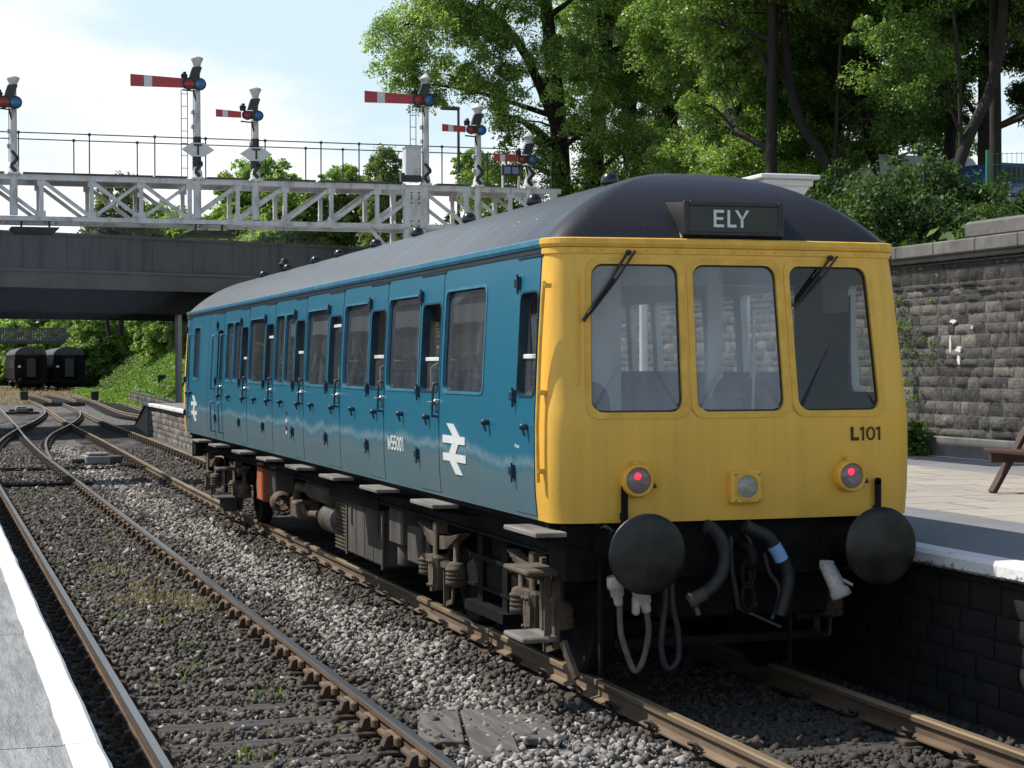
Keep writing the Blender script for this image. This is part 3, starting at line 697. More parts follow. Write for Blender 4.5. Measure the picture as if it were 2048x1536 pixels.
# steps: planks on brackets under each door
def step(yc, w, z=1.155, x1=-1.56, x0=-1.33):
    mb = MB(); mb.box(x1, x0, yc - w / 2, yc + w / 2, z, z + .035, 0, .006)
    o = mb.build('step_board', MT['wood_step'], car)
    for q in (-.3, .3): b = MB(); b.bar((-1.12, yc + w * q, 1.08), (x1 + .05, yc + w * q, z - .02), .03, .02); b.build('bracket', MT['black'], o)
for yc, w in ((.30, .74), (3.02, .74), (5.0, .72), (6.95, .72), (8.92, .72), (10.9, .72), (12.9, .70), (15.1, .70), (16.9, .76)): step(yc, w)
# bogies
def bogie(yc, fl):
    bg = bpy.data.objects.new('bogie', None); link(bg, car)
    f = MB()
    for sg in (-1, 1):
        x = sg * .98
        pts = [(-2.05, .80), (-1.4, .84), (-.7, .72), (.7, .72), (1.4, .84), (2.05, .80), (2.0, .68), (1.35, .62), (.75, .46), (-.75, .46), (-1.35, .62), (-2.0, .68)]
        f.prism(pts, lambda u, v: (x - .05, yc + u, v), lambda u, v: (x + .05, yc + u, v))
        f.box(x - .09, x + .09, yc - .65, yc + .65, .70, .735); f.box(x - .09, x + .09, yc - .7, yc + .7, .45, .475)
        for dy in (-.35, .35): f.box(x - .08, x + .08, yc + dy - .07, yc + dy + .07, .3, .92)
        f.box(min(x, x + sg * .16), max(x, x + sg * .16), yc - .55, yc + .55, .26, .34)
    for dy in (-2.0, -.4, .4, 2.0): f.box(-.95, .95, yc + dy - .06, yc + dy + .06, .55, .75)
    f.box(-1.0, 1.0, yc - .2, yc + .2, .74, .98); f.build('frame', MT['black'], bg)
    for dy in (-1.4, 1.4):
        w = MB(); y = yc + dy
        w.tube([(-.72, y, .457), (.72, y, .457)], .08, 12)
        for sg in (-1, 1):
            w.lathe([(.08, -.10), (.12, -.09), (.16, -.02), (.37, -.03), (.395, -.065), (.455, -.065), (.462, .045), (.485, .055), (.485, .075), (.40, .075), (.37, .035), (.14, .04), (.08, .05)], (sg * .75, y, .457), (-sg, 0, 0), 40)
        w.build('wheelset', MT['black'], bg)
        for sg in (-1, 1):
            x = sg * 1.10; a = MB()
            a.box(x - .10, x + .06, y - .095, y + .095, .32, .64, 0, .03)
            a.prism([(y + .085 * math.cos(k * .2618), .47 + .165 * math.sin(k * .2618)) for k in range(24)], lambda u, v: (x + sg * .06, u, v), lambda u, v: (x + sg * .115, u, v))
            for k in range(4): a.lathe([(.016, .11), (.016, .14), (0, .145)], (x, y + .055 * math.cos(k * 1.57 + .78), .47 + .15 * math.sin(k * 1.57 + .78)), (sg, 0, 0), 8)
            a.box(x + sg * .02 - .06, x + sg * .02 + .06, y - .055, y + .055, .60, .93, 0, .01)
            a.bar((x, y - .14, .56), (x, y - .40, .58), .12, .05); a.bar((x, y + .14, .56), (x, y + .40, .58), .12, .05)
            a.build('axle_box', MT['grime_lt'] if sg < 0 else MT['grime'], bg)
            s = MB()
            for k in range(6):
                hl = .70 - .075 * k; z = .80 - .020 * k
                P = [(x, y + t * hl, z + .05 * (1 - 1.0) + .075 * (t * t) * (hl / .7)) for t in (-1, -.6, -.2, .2, .6, 1)]
                for p, q in zip(P, P[1:]): s.bar(p, q, .10, .020)
            s.box(x - .065, x + .065, y - .055, y + .055, .62, .83, 0, .006); s.build('leaf_spring', MT['grime_lt'] if sg < 0 else MT['grime'], bg)
            for dd in (-.46, .46):
                c = MB(); c.lathe([(.03, .22), (.03, .03), (.07, .02), (.085, 0), (.085, -.02), (.105, -.03), (.095, -.05), (.086, -.055), (.098, -.065), (.098, -.085), (.088, -.09), (.10, -.10), (.10, -.12), (.09, -.125), (.10, -.135), (.10, -.17), (.07, -.18), (.0, -.2)], (x, y + dd, .585), (0, 0, 1), 18); c.build('rubber_spring', MT['grime_lt'] if sg < 0 else MT['grime'], bg)
            br = MB(); br.bar((x + sg * .02, y - .19, .60), (x + sg * .02, y - .19, .2), .02, .05); br.bar((x + sg * .02, y - .19, .21), (x + sg * .02, y - .40, .26), .02, .04); br.bar((x + sg * .02, y - .40, .26), (x + sg * .02, y - .43, .5), .02, .03); br.build('brake_rigging', MT['grime_lt'] if sg < 0 else MT['grime'], bg)
    return bg
b1 = bogie(2.6, 1); b2 = bogie(LEN - 2.6, -1)
# two-tier foot ladder at the leading bogie corner
ld = MB(); ld.box(-1.50, -1.22, .30, .88, .845, .885, 0, .012); lo = ld.build('upper_tread', MT['grime_lt'], b1); ld = MB(); ld.box(-1.50, -1.22, .42, .88, .355, .395, 0, .012); ld.build('lower_tread', MT['wood_step'], b1)
lb = MB()
for y in (.50, .78): lb.box(-1.24, -1.20, y - .03, y + .03, .3, .93); lb.bar((-1.48, y, .84), (-1.24, y, .78), .04, .02)
lb.bar((-1.3, .45, .84), (-1.3, .45, .40), .02, .05); lb.bar((-1.2, .40, .36), (-1.15, .25, .12), .04, .05); lb.build('ladder_bracket', MT['grime_lt'], b1)
ld = MB(); ld.box(-1.50, -1.22, 15.0, 15.5, .385, .42, 0, .01); ld.box(-1.4, -1.2, 15.05, 15.4, .2, .384); ld.build('lower_tread', MT['boxgrey'], b2); ld = MB(); ld.box(-1.48, -1.2, 15.02, 15.45, .80, .84, 0, .01); ld.build('upper_tread', MT['boxgrey'], b2)
# engine-side equipment, near and far sides
def eq(name, mat, fn, parent=car):
    mb = MB(); fn(mb); return mb.build(name, mat, parent)
def cyl(mb, x, y0, y1, z, r):
    mb.lathe([(0, -.03), (r * .6, -.025), (r * .95, 0), (r, .02), (r, .1), (r * 1.03, .11), (r * 1.03, .14), (r, .15), (r, y1 - y0 - .15), (r * 1.03, y1 - y0 - .14), (r * 1.03, y1 - y0 - .11), (r, y1 - y0 - .1), (r, y1 - y0 - .02), (r * .95, y1 - y0), (0, y1 - y0 + .03)], (x, y0, z), (0, 1, 0), 22)
for x in (-.93, .95):
    eq('air_tank', MT['tank'], lambda mb: cyl(mb, x, 9.25, 10.5, .83, .16))
    eq('air_tank', MT['tank'], lambda mb: cyl(mb, x + .02, 8.75, 9.75, .52, .17))
eo = eq('radiator_box', MT['boxgrey'], lambda mb: [mb.box(-1.08, -.35, 6.35, 8.02, .27, .86, 0, .01)] + [mb.box(-1.092, -1.075, 6.37 + k * .41, 6.37 + k * .41 + .38, .29, .84, 0, .004) for k in range(4)] + [mb.box(-1.105, -1.08, 6.32, 6.36, .25, .95), mb.box(-1.105, -1.08, 8.0, 8.06, .25, .95), mb.box(-1.11, -1.06, 7.75, 7.8, .6, .82), mb.box(-1.11, -1.06, 6.5, 6.55, .6, .82)])
eq('radiator_frame', MT['black'], lambda mb: mb.box(-1.15, -.4, 6.3, 8.75, .86, 1.0), eo)
eq('radiator_grille', MT['grime'], lambda mb: [mb.box(-1.06, -.4, 8.1, 8.72, .26, .84)] + [mb.box(-1.082, -1.06, 8.1, 8.72, .27 + k * .042, .285 + k * .042) for k in range(14)] + [mb.box(-1.078, -1.06, 8.1 + k * .07, 8.115 + k * .07, .26, .84) for k in range(9)], eo)
eq('battery_box', MT['boxgrey'], lambda mb: [mb.box(-1.10, -.6, 5.55, 6.05, .56, .93, 0, .02), mb.box(-1.05, -.6, 5.0, 5.5, .42, .78, 0, .02), mb.lathe([(.09, 0), (.09, .25), (0, .27)], (-.98, 5.8, .36), (0, 0, 1), 14)])
eq('heater_cover', MT['orange'], lambda mb: [mb.box(-1.16, -.85, 13.15, 13.55, .48, 1.0, 0, .02)])
eq('fan_housing', MT['tank'], lambda mb: [mb.lathe([(0, 0), (.1, 0), (.2, .03), (.24, .1), (.24, .3)], (-1.12, 13.75, .66), (1, 0, 0), 20)])
eq('relay_box', MT['tank'], lambda mb: mb.box(-1.15, -.8, 12.2, 12.7, .62, 1.0, 0, .02))
eq('exhaust_pipe', MT['grime'], lambda mb: [mb.tube([(-1.0, 10.6, .8), (-1.0, 11.3, .8), (-.95, 11.7, .62), (-.95, 12.2, .5), (-.8, 12.6, .5)], .06, 10), mb.tube([(-1.05, 9.8, .55), (-1.05, 10.6, .5), (-1.0, 11.1, .6)], .045, 10), mb.box(-1.1, -.8, 10.9, 11.4, .4, .62, 0, .03), mb.lathe([(.1, 0), (.14, .04), (.14, .2), (.05, .24)], (-1.1, 11.9, .55), (0, 1, 0), 14)])
eq('engine_block', MT['black'], lambda mb: [mb.box(-.75, .75, 8.6, 11.6, .35, 1.0, 0, .04), mb.box(-.9, .9, 11.8, 13.0, .45, .98, 0, .04), mb.box(.4, 1.2, 5.6, 8.2, .35, .95, 0, .02)])

# ---- hoses, plugs and sockets under the front beam
def smooth_pts(P, k=5):
    P = [Vector(p) for p in P]; out = []
    for i in range(len(P) - 1):
        a, b, c, d = P[max(i - 1, 0)], P[i], P[i + 1], P[min(i + 2, len(P) - 1)]
        for t in range(k):
            s = t / k; out.append(.5 * ((2 * b) + (c - a) * s + (2 * a - 5 * b + 4 * c - d) * s * s + (3 * b - a - 3 * c + d) * s ** 3))
    return out + [P[-1]]
FY = -.10
def P2(L, y=FY): return smooth_pts([(u, y, v) for u, v in L])
def plug(P, D, mb, s=1.0):
    mb.lathe([(.05 * s, -.05), (.055 * s, 0), (.055 * s, .035), (.044 * s, .04), (.04 * s, .09), (.03 * s, .10), (.026 * s, .15), (.018 * s, .16)], P, D, 14)
mb = MB(); plug((-.985, FY, .83), (.15, 0, -1), mb, 1.15); plug((-.795, FY, .77), (.25, -.1, -1), mb, 1.25); mb.box(-.86, -.81, FY - .03, FY + .03, .60, .74, 0, .015)
pj = mb.build('jumper_plug', MT['plugwhite'], car)
mb = MB(); mb.tube(P2([(-.955, .70), (-.955, .62), (-.944, .467), (-.879, .274), (-.833, .211), (-.778, .296), (-.741, .471), (-.752, .60), (-.76, .66)]), .021, 10); mb.build('jumper_cable', MT['hose_grey'], pj)
mb = MB(); mb.tube(P2([(-.60, .90), (-.595, .668), (-.625, .397), (-.603, .247), (-.559, .204), (-.493, .282), (-.5, .473), (-.536, .638), (-.55, .85)], -.05), .022, 10); mb.build('brake_hose', MT['hose_dk'], car)
pts = P2([(-.30, 1.20), (-.262, 1.187), (-.188, 1.117), (-.151, .978), (-.189, .843), (-.278, .75), (-.352, .712)], -.08)
pts = [a for p, q in zip(pts, pts[1:]) for a in (p, p.lerp(q, .5))] + [pts[-1]]
mb = MB(); mb.tube(pts, [.052 if k % 2 else .043 for k in range(len(pts))], 12); vh = mb.build('vacuum_hose', MT['hose_dk'], car)
mb = MB(); mb.lathe([(.05, -.02), (.05, .06), (.06, .07), (.06, .1), (.03, .12)], (-.33, -.08, .72), (-1, 0, -.5), 12); mb.bar((-.40, -.08, .72), (-.36, -.1, .58), .035, .03); mb.build('hose_coupling', MT['tank'], vh)
mb = MB(); mb.tube(P2([(0.0, 1.2), (.067, 1.164), (.188, 1.105), (.264, .992), (.34, .851), (.324, .699), (.278, .548)], -.08), .05, 12); hr = mb.build('vacuum_hose', MT['rubber'], car)
mb = MB(); mb.tube([(.225, -.082, 1.055), (.262, -.082, .995), (.288, -.082, .945)], .0525, 12); mb.build('hose_label', MT['bluetape'], hr)
mb = MB(); mb.tube(P2([(.16, 1.0), (.20, .86), (.28, .74), (.26, .6), (.22, .52)], -.06), .018, 8); mb.tube(P2([(-.1, 1.12), (-.09, .9), (-.06, .75), (-.04, .62)], -.06), .02, 8); mb.tube(P2([(.02, 1.14), (.06, 1.05), (.05, .9), (.07, .75), (.09, .62)], -.06), .018, 8); mb.bar((-.06, -.08, .62), (.27, -.1, .47), .02, .02); mb.build('air_pipe', MT['hose_dk'], car)
# drawhook with hanging links
mb = MB(); mb.box(-.08, .08, .02, .12, .95, 1.15); mb.tube(smooth_pts([(0, .08, 1.05), (0, -.1, 1.05), (0, -.2, 1.03), (0, -.22, .95), (0, -.15, .92), (0, -.13, .97)]), [.035] * 26, 8)
for z in (.86, .70): mb.tube([(.045 * math.cos(t), -.14, z + .10 * math.sin(t)) for t in [k * math.pi / 8 for k in range(17)]], .016, 6)
mb.build('drawhook', MT['black'], car)
mb = MB(); mb.box(.60, .68, FY - .04, FY + .05, .86, .93, 0, .008); mb.tube([(.635, FY, .90), (.675, FY - .03, .80), (.70, FY - .06, .72)], [.055, .06, .062], 14); mb.lathe([(.07, 0), (.075, .03), (.075, .06), (.04, .07), (0, .07)], (.70, FY - .06, .73), (.35, -.3, -1), 14); mb.bar((.72, FY - .09, .80), (.79, FY - .1, .76), .02, .02)
mb.build('jumper_socket', MT['plugwhite'], car)
for x in (-1.045, .415):
    mb = MB(); mb.bar((x, .05, .95), (x, .05, .17), .02, .045, up=(0, 1, 0)); mb.build('guard_iron', MT['black'], car)
mb = MB(); mb.box(-.8, .8, .35, .42, .30, .36); mb.box(-.5, .1, .3, .8, .5, .85, 0, .02); mb.box(.2, .9, .4, .9, .48, .8, 0, .02); mb.box(-.3, .3, .25, .6, .86, 1.15, 0, .02); mb.build('brake_gear', MT['black'], car)
# ------------------------------------------------------------------ GROUND AND TRACKS
rng = np.random.default_rng(11)
def crv(P):
    ys_ = np.array([p[0] for p in P], float); xs_ = np.array([p[1] for p in P], float)
    def f(y):
        # smooth interpolation (monotone cubic-ish via smoothing of linear)
        return float(np.mean(np.interp(np.linspace(y - 4, y + 4, 9), ys_, xs_)))
    return f
T1 = crv([(-40, .05), (16, .05), (27, .16), (38, .38), (50, .60), (62, .76), (75, 1.02), (88, 1.42), (105, 1.85), (122, 1.95), (136, 1.45), (150, .4), (170, -1.8), (200, -6)])
T2 = crv([(-40, -3.35), (40, -3.35), (52, -3.20), (65, -2.92), (98, -2.40), (130, -2.6), (160, -4.5), (200, -9)])
XA = crv([(33, -4.12), (40, -3.82), (45, -3.55), (50, -3.24), (60, -2.28), (70, -1.12), (77, -.45), (85, .24), (95, .75), (107, 1.13)])       # left rail of the crossover
XB = crv([(34, -2.57), (37, -2.49), (44.6, -2.17), (50, -1.80), (54.8, -1.35), (63, -.2), (70, .62), (77, 1.35), (87, 2.13), (93, 2.35)])           # right rail of the crossover
MT['rail_top'] = M('polished_rail_head', (.30, .29, .28), (.22, .20, .19), 3, .30, metal=.85, stretch=(1, .1, 1), spec=.5)
MT['rail_top_tan'] = M('dusty_rail_head', (.34, .25, .145), (.20, .145, .085), 3, .5, metal=.3, stretch=(1, .1, 1))
MT['rail_rust'] = M('brown_rail_web', (.215, .15, .096), (.125, .086, .056), 5, .85, bmp=.3, bscale=30, stretch=(1, .3, 1))
MT['rail_brown'] = M('dark_brown_rail_web', (.16, .105, .065), (.09, .06, .038), 5, .85, bmp=.3, bscale=30, stretch=(1, .3, 1))  # web brown darkened to put in the shade on these rail sides
MT['rail_rust_red'] = M('rusty_rail_head', (.30, .14, .07), (.22, .10, .05), 4, .7, stretch=(1, .2, 1))
MT['chair'] = M('rusty_chair_iron', (.10, .066, .042), (.045, .032, .022), 12, .85, bmp=.3, bscale=40)
MT['key'] = M('wooden_key', (.20, .13, .075), (.11, .07, .042), 14, .8)
MT['clip'] = M('sooty_spring_clip', (.018, .016, .015), (.045, .035, .028), 14, .7)
MT['sleeper'] = M('oily_sleeper_timber', (.075, .068, .062), (.030, .027, .025), 7, .8, stretch=(.12, 2.5, 1), bmp=.5, bscale=26)
PROF = [(-.035, -.012), (-.026, 0), (.026, 0), (.035, -.012), (.035, -.042), (.010, -.056), (.010, -.11), (.034, -.124), (.034, -.146), (-.034, -.146), (-.034, -.124), (-.010, -.11), (-.010, -.056), (-.035, -.042)]
PROF_FB = [(-.035, -.012), (-.026, 0), (.026, 0), (.035, -.012), (.035, -.042), (.010, -.056), (.010, -.12), (.065, -.138), (.065, -.15), (-.065, -.15), (-.065, -.138), (-.010, -.12), (-.010, -.056), (-.035, -.042)]
def rail(fx, ya, yb, parent, top, side, prof=PROF, z0=0.0, step=2.0):
    mb = MB(); Y = lin(ya, yb, step); V = []; k = len(prof)
    for y in Y:
        x = fx(y)
        V += [(x + dx, y, z0 + dz) for dx, dz in prof]
    for i in range(len(Y) - 1):
        for j in range(k):
            mb.add([], [], 0); a = i * k + j; b = i * k + (j + 1) % k
            mb.f.append((a, b, b + k, a + k)); mb.m.append(0 if j in (0, 1, 2) else 1); mb.sm.append(False)
    mb.v = V
    mb.add(V[:k], [tuple(range(k))], 1); mb.add(V[-k:], [tuple(range(k))], 1)
    return mb.build('rail', [top, side], parent)
def track(label, fc, ya, yb, tops, sides, prof, gauge=1.505, gx=0.0, sl=(-3.9, 44), pitch=.73, chairs='chair', name='railway_track', group='tracks of the station yard'):
    t = thing(name, label, 'railway track', (0, 0, 0), 0, group)
    for s, tp, sd in zip((-1, 1), tops, sides): rail(lambda y: fc(y) + s * gauge / 2 + gx, ya, yb, t, tp, sd, prof)
    mbs = MB(); mbs.box(-1.30, 1.30, -.125, .125, -.33, -.188, 0, .012); s0 = None; k = 0; y = sl[0]
    cm = None; nchair = 0
    mbc = MB()
    if chairs == 'chair':
        mbc.box(-.17, .17, -.10, .10, -.19, -.15, 0, .01)
        for s in (-1, 1):
            mbc.prism([(s * .065, -.15), (s * .135, -.15), (s * .10, -.065), (s * .065, -.05)], lambda u, v: (u, -.05, v), lambda u, v: (u, .05, v))
        mbc.box(.012, .062, -.16, .13, -.125, -.055, 1, .012)
        for s in (-1, 1): mbc.lathe([(.022, 0), (.022, .03), (0, .035)], (s * .15, .05 * s, -.15), (0, 0, 1), 8)
    else:
        mbc.box(-.15, .15, -.085, .085, -.19, -.152, 0, .008)
        for s in (-1, 1):
            mbc.tube(smooth_pts([(s * .06, -.07, -.125), (s * .10, -.03, -.085), (s * .115, .03, -.09), (s * .075, .05, -.11), (s * .09, .0, -.13), (s * .12, -.06, -.125), (s * .145, -.075, -.10)], 4), .013, 6, 1)
    far_s = MB(); far_c = MB()
    while y < sl[1]:
        jit = random.uniform(-.03, .03)
        if k < 62:
            if s0 is None: s0 = mbs.build('sleeper', MT['sleeper'], t); o = s0
            else: o = s0.copy(); link(o, t)
            o.location = (fc(y) + gx + jit, y, random.uniform(-.012, .006) - (.02 if y > 14 else 0)); o.rotation_euler = (0, 0, random.uniform(-.012, .012))
        else: far_s.box(fc(y) - 1.3, fc(y) + 1.3, y - .12, y + .12, -.3, -.205)
        for s in (-1, 1):
            if nchair < 98:
                if cm is None: cm = mbc.build('rail_chair' if chairs == 'chair' else 'rail_clip', [MT['chair'], MT['key']] if chairs == 'chair' else [MT['chair'], MT['clip']], t); o = cm
                else: o = cm.copy(); link(o, t)
                o.location = (fc(y) + s * gauge / 2 + gx, y, 0); o.rotation_euler = (0, 0, math.pi if s > 0 else 0); nchair += 1
            else: far_c.box(fc(y) + s * gauge / 2 - .15, fc(y) + s * gauge / 2 + .15, y - .1, y + .1, -.19, -.06)
        y += pitch; k += 1
    if far_s.v: tag(far_s.build('far_sleepers', MT['sleeper'], t), kind='stuff')
    if far_c.v: tag(far_c.build('far_chairs', MT['chair'], t), kind='stuff')
    return t
tr1 = track('railway track under the blue railcar, with dusty tan rail heads and spring clips', T1, -6, 175, (MT['rail_top_tan'], MT['rail_top_tan']), (MT['rail_rust'], MT['rail_brown']), PROF_FB, 1.53, .005, (-4.2, 70), .76, 'clip')
tr2 = track('empty railway track beside the near white platform edge, with shiny worn rails in rusty chairs', T2, -9, 170, (MT['rail_top'], MT['rail_top']), (MT['rail_brown'],) * 2, PROF, 1.60, 0, (-4.3, 60), .65, 'chair')
xo = thing('railway_crossover', 'curved crossover track linking the empty track to the railcar track beyond the train', 'railway crossover', (0, 0, 0))
rail(XA, 34, 104, xo, MT['rail_top'], MT['rail_brown']); rail(XB, 36, 92, xo, MT['rail_top'], MT['rail_brown'])
mb = MB()
for k, y in enumerate(lin(33, 92, .78)):
    x0 = min(T2(y), XA(y) + .75) - 1.35; x1 = max(T2(y) if y < 66 else -9, XB(y) + .55, T1(y) + 1.3 if y > 55 else -9)
    mb.box(x0, x1, y - .11, y + .11, -.31, -.212 + .004 * (k % 3), 0, .01)
tag(mb.build('crossing_timbers', MT['sleeper'], xo), kind='stuff')
mb = MB()
for f, ya, yb in ((XA, 44, 80), (XB, 44, 82)):
    for y in lin(ya, yb, .78): mb.box(f(y) - .16, f(y) + .16, y - .09, y + .09, -.18, -.075)
tag(mb.build('far_chairs', MT['chair'], xo), kind='stuff')
# sharp check rails by the crossing
mb = MB()
# point rods across the track
for y in (33.2, 33.9, 27.4): mb.tube([(-5.0, y, -.12), (T1(y) - .9 if y > 30 else -2.2, y, -.12)], .022, 6)
mb.build('point_rods', MT['black'], xo)
# third and fourth tracks in the distance, right of the railcar's
F3 = crv([(58, 7.4), (76, 4.5), (86, 4.6), (100, 5.2), (120, 6.0), (150, 6.1), (190, 5.0)])
F4 = crv([(100, 2.6), (120, 2.9), (150, 2.7), (190, 1.6)])
for f, ya, lb in ((F3, 60, 'siding track leading to the darker blue coach in the distance'), (F4, 108, 'siding track leading to the dark left hand coach in the distance')):
    t = thing('railway_track', lb, 'railway track', (0, 0, 0), 0, 'tracks of the station yard')
    for s in (-1, 1): rail(lambda y: f(y) + s * .75, ya, 185, t, MT['rail_top_tan'], MT['rail_rust'], PROF, .18 if f is F4 else .06, 4.0)
    mb = MB()
    for y in lin(ya, 150, .8): mb.box(f(y) - 1.3, f(y) + 1.3, y - .12, y + .12, -.2, -.08 if f is F3 else .04)
    tag(mb.build('far_sleepers', MT['sleeper'], t), kind='stuff')

# terrain: yard, then embankments to the right and a low rise in the distance
WALLX = 8.78
def smooth(t): t = np.clip(t, 0, 1); return t * t * (3 - 2 * t)
def height(x, y):
    x = np.asarray(x, float); y = np.asarray(y, float)
    base = -.215 + .45 * smooth((y - 122) / 30.)
    foot = np.where(y < 52, WALLX + .5, np.where(y > 70, 6.0 + (y - 80) * .045, WALLX + .5 + (6.0 - .45 - WALLX - .5) * (y - 52) / 18.))
    d = x - foot
    near = 4.05 + .35 * np.clip(d, 0, 3) / 1. * .6 + .15 * np.clip(d - 3, 0, 8) * .6
    slope = np.clip(d * .80, 0, 8.5) + .04 * np.clip(d - 10, 0, 60)
    up = np.where(y < 52, np.where(d > 0, near - base, 0), np.where(y > 70, slope, np.where(d > 0, near * (70 - y) / 18. + slope * (y - 52) / 18., 0)))
    # rising ground left of the yard, out of the main view
    dl = -13 - x
    upl = np.clip(dl * .35, 0, 5) * smooth((y - 30) / 20.)
    return base + up + upl
xs_ = np.concatenate([np.linspace(-400, -40, 19), np.linspace(-36, -12, 13), np.linspace(-11, 8.7, 42), np.array([9.27, 9.29]), np.linspace(9.6, 30, 42), np.linspace(33, 90, 20), np.linspace(110, 600, 14)])
ysg = np.concatenate([np.linspace(-80, -12, 12), np.linspace(-10, 60, 71), np.linspace(61, 200, 90), np.linspace(210, 400, 20), np.linspace(440, 1500, 12)])
GX, GY = np.meshgrid(xs_, ysg, indexing='ij'); GZ = height(GX, GY)
GZ += np.where(GX > 9.5, rng.normal(0, .06, GZ.shape), rng.normal(0, .006, GZ.shape))
nx, ny = GX.shape; ii = np.arange(nx * ny).reshape(nx, ny)
faces = np.stack([ii[:-1, :-1], ii[1:, :-1], ii[1:, 1:], ii[:-1, 1:]], -1).reshape(-1, 4)
def ground_mat():
    m, nt, bs, out = nodes('track_bed_ballast'); xyz, P = zpos(nt)
    v = N(nt, 'ShaderNodeTexVoronoi'); v.inputs['Scale'].default_value = 17; nt.links.new(P, v.inputs['Vector'])
    sep = N(nt, 'ShaderNodeSeparateColor'); nt.links.new(v.outputs['Color'], sep.inputs[0]); rnd = sep.outputs[0]
    v2 = N(nt, 'ShaderNodeTexVoronoi'); v2.inputs['Scale'].default_value = 17; nt.links.new(P, v2.inputs['Vector'])
    n1 = noise(nt, .45, 4, .6, vec=P)
    # pale stone band along the middle of the space between the tracks
    d = math_(nt, 'ABSOLUTE', math_(nt, 'ADD', xyz['X'], 1.65))
    band = N(nt, 'ShaderNodeMapRange'); band.inputs[1].default_value = .75; band.inputs[2].default_value = .30; nt.links.new(math_(nt, 'ADD', d, math_(nt, 'MULTIPLY', math_(nt, 'SUBTRACT', n1, .5), .7)), band.inputs[0])
    farm = N(nt, 'ShaderNodeMapRange'); farm.inputs[1].default_value = 34; farm.inputs[2].default_value = 48; farm.inputs[3].default_value = 0; farm.inputs[4].default_value = .38; nt.links.new(xyz['Y'], farm.inputs[0])
    nb2 = N(nt, 'ShaderNodeMapRange'); nb2.inputs[1].default_value = 30; nb2.inputs[2].default_value = 22; nt.links.new(xyz['Y'], nb2.inputs[0]); pale = math_(nt, 'MULTIPLY', math_(nt, 'MAXIMUM', math_(nt, 'MULTIPLY', band.outputs[0], nb2.outputs[0]), farm.outputs[0]), rnd)
    dark = ramp(nt, rnd, [(0, (.04, .037, .033)), (.6, (.11, .10, .088)), (1, (.19, .175, .152))])
    lt = ramp(nt, rnd, [(0, (.09, .085, .08)), (.5, (.25, .24, .22)), (1, (.48, .47, .44))])
    c = mix(nt, pale, dark, lt)
    sh = N(nt, 'ShaderNodeMapRange'); sh.inputs[1].default_value = -.75; sh.inputs[2].default_value = -.6; sh.inputs[3].default_value = 0; sh.inputs[4].default_value = .7; nt.links.new(xyz['X'], sh.inputs[0]); nr_ = N(nt, 'ShaderNodeMapRange'); nr_.inputs[1].default_value = 22; nr_.inputs[2].default_value = 18; nt.links.new(xyz['Y'], nr_.inputs[0]); c = mix(nt, math_(nt, 'MULTIPLY', sh.outputs[0], nr_.outputs[0]), c, (.008, .0075, .007))  # ground blackened under and before the railcar, its shade put into the colour
    dry = N(nt, 'ShaderNodeMapRange'); dry.inputs[1].default_value = 112; dry.inputs[2].default_value = 126; nt.links.new(xyz['Y'], dry.inputs[0])
    c = mix(nt, math_(nt, 'MULTIPLY', dry.outputs[0], math_(nt, 'MULTIPLY_ADD', n1, .8, .3)), c, (.17, .135, .085))
    # earth and grass on the banks
    up = N(nt, 'ShaderNodeMapRange'); up.inputs[1].default_value = .45; up.inputs[2].default_value = .9; nt.links.new(xyz['Z'], up.inputs[0])
    gr = ramp(nt, noise(nt, 1.2, 6, .65, vec=P), [(.3, (.035, .055, .015)), (.5, (.07, .12, .025)), (.7, (.13, .19, .045))])
    c = mix(nt, up.outputs[0], c, gr)
    nt.links.new(c, bs.inputs['Base Color']); bs.inputs['Roughness'].default_value = .9
    bump(nt, bs, math_(nt, 'SUBTRACT', math_(nt, 'MULTIPLY', rnd, .5), v2.outputs['Distance']), 1.0, .045); return m
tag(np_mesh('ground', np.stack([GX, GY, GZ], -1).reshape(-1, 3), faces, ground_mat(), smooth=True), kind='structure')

# loose ballast stones
ICO = None
bm = bmesh.new(); bmesh.ops.create_cube(bm, size=1.5); bm.verts.index_update()
IV = np.array([v.co for v in bm.verts]); IF = np.array([[v.index for v in f.verts] for f in bm.faces]); bm.free()
def stones(n, fpos, r0, r1, ftone):
    pos = fpos(n); n = len(pos)
    v = IV[None] * (1 + rng.uniform(-.42, .32, (n, 8, 1))) * rng.uniform(.40, 1.25, (n, 1, 3)) * (r0 + (r1 - r0) * rng.random((n, 1, 1)) ** 1.6)
    qn = rng.normal(size=(n, 4)); qn /= np.linalg.norm(qn, axis=1, keepdims=True); w, x, y, z = qn.T
    Rm = np.stack([1 - 2 * (y * y + z * z), 2 * (x * y - z * w), 2 * (x * z + y * w), 2 * (x * y + z * w), 1 - 2 * (x * x + z * z), 2 * (y * z - x * w), 2 * (x * z - y * w), 2 * (y * z + x * w), 1 - 2 * (x * x + y * y)], -1).reshape(n, 3, 3)
    v = np.einsum('nij,nkj->nki', Rm, v) + pos[:, None, :]
    f = IF[None] + (np.arange(n) * 8)[:, None, None]
    return v.reshape(-1, 3), f.reshape(-1, 4), np.repeat(ftone(pos), 6)
T1v = np.vectorize(T1); T2v = np.vectorize(T2)
def bandf(x, y): return np.clip((.58 - np.abs(x + 1.66) - .25 * np.sin(y * 1.1) * .5 - .12 * np.sin(y * 2.7 + 1)) / .35, 0, 1)
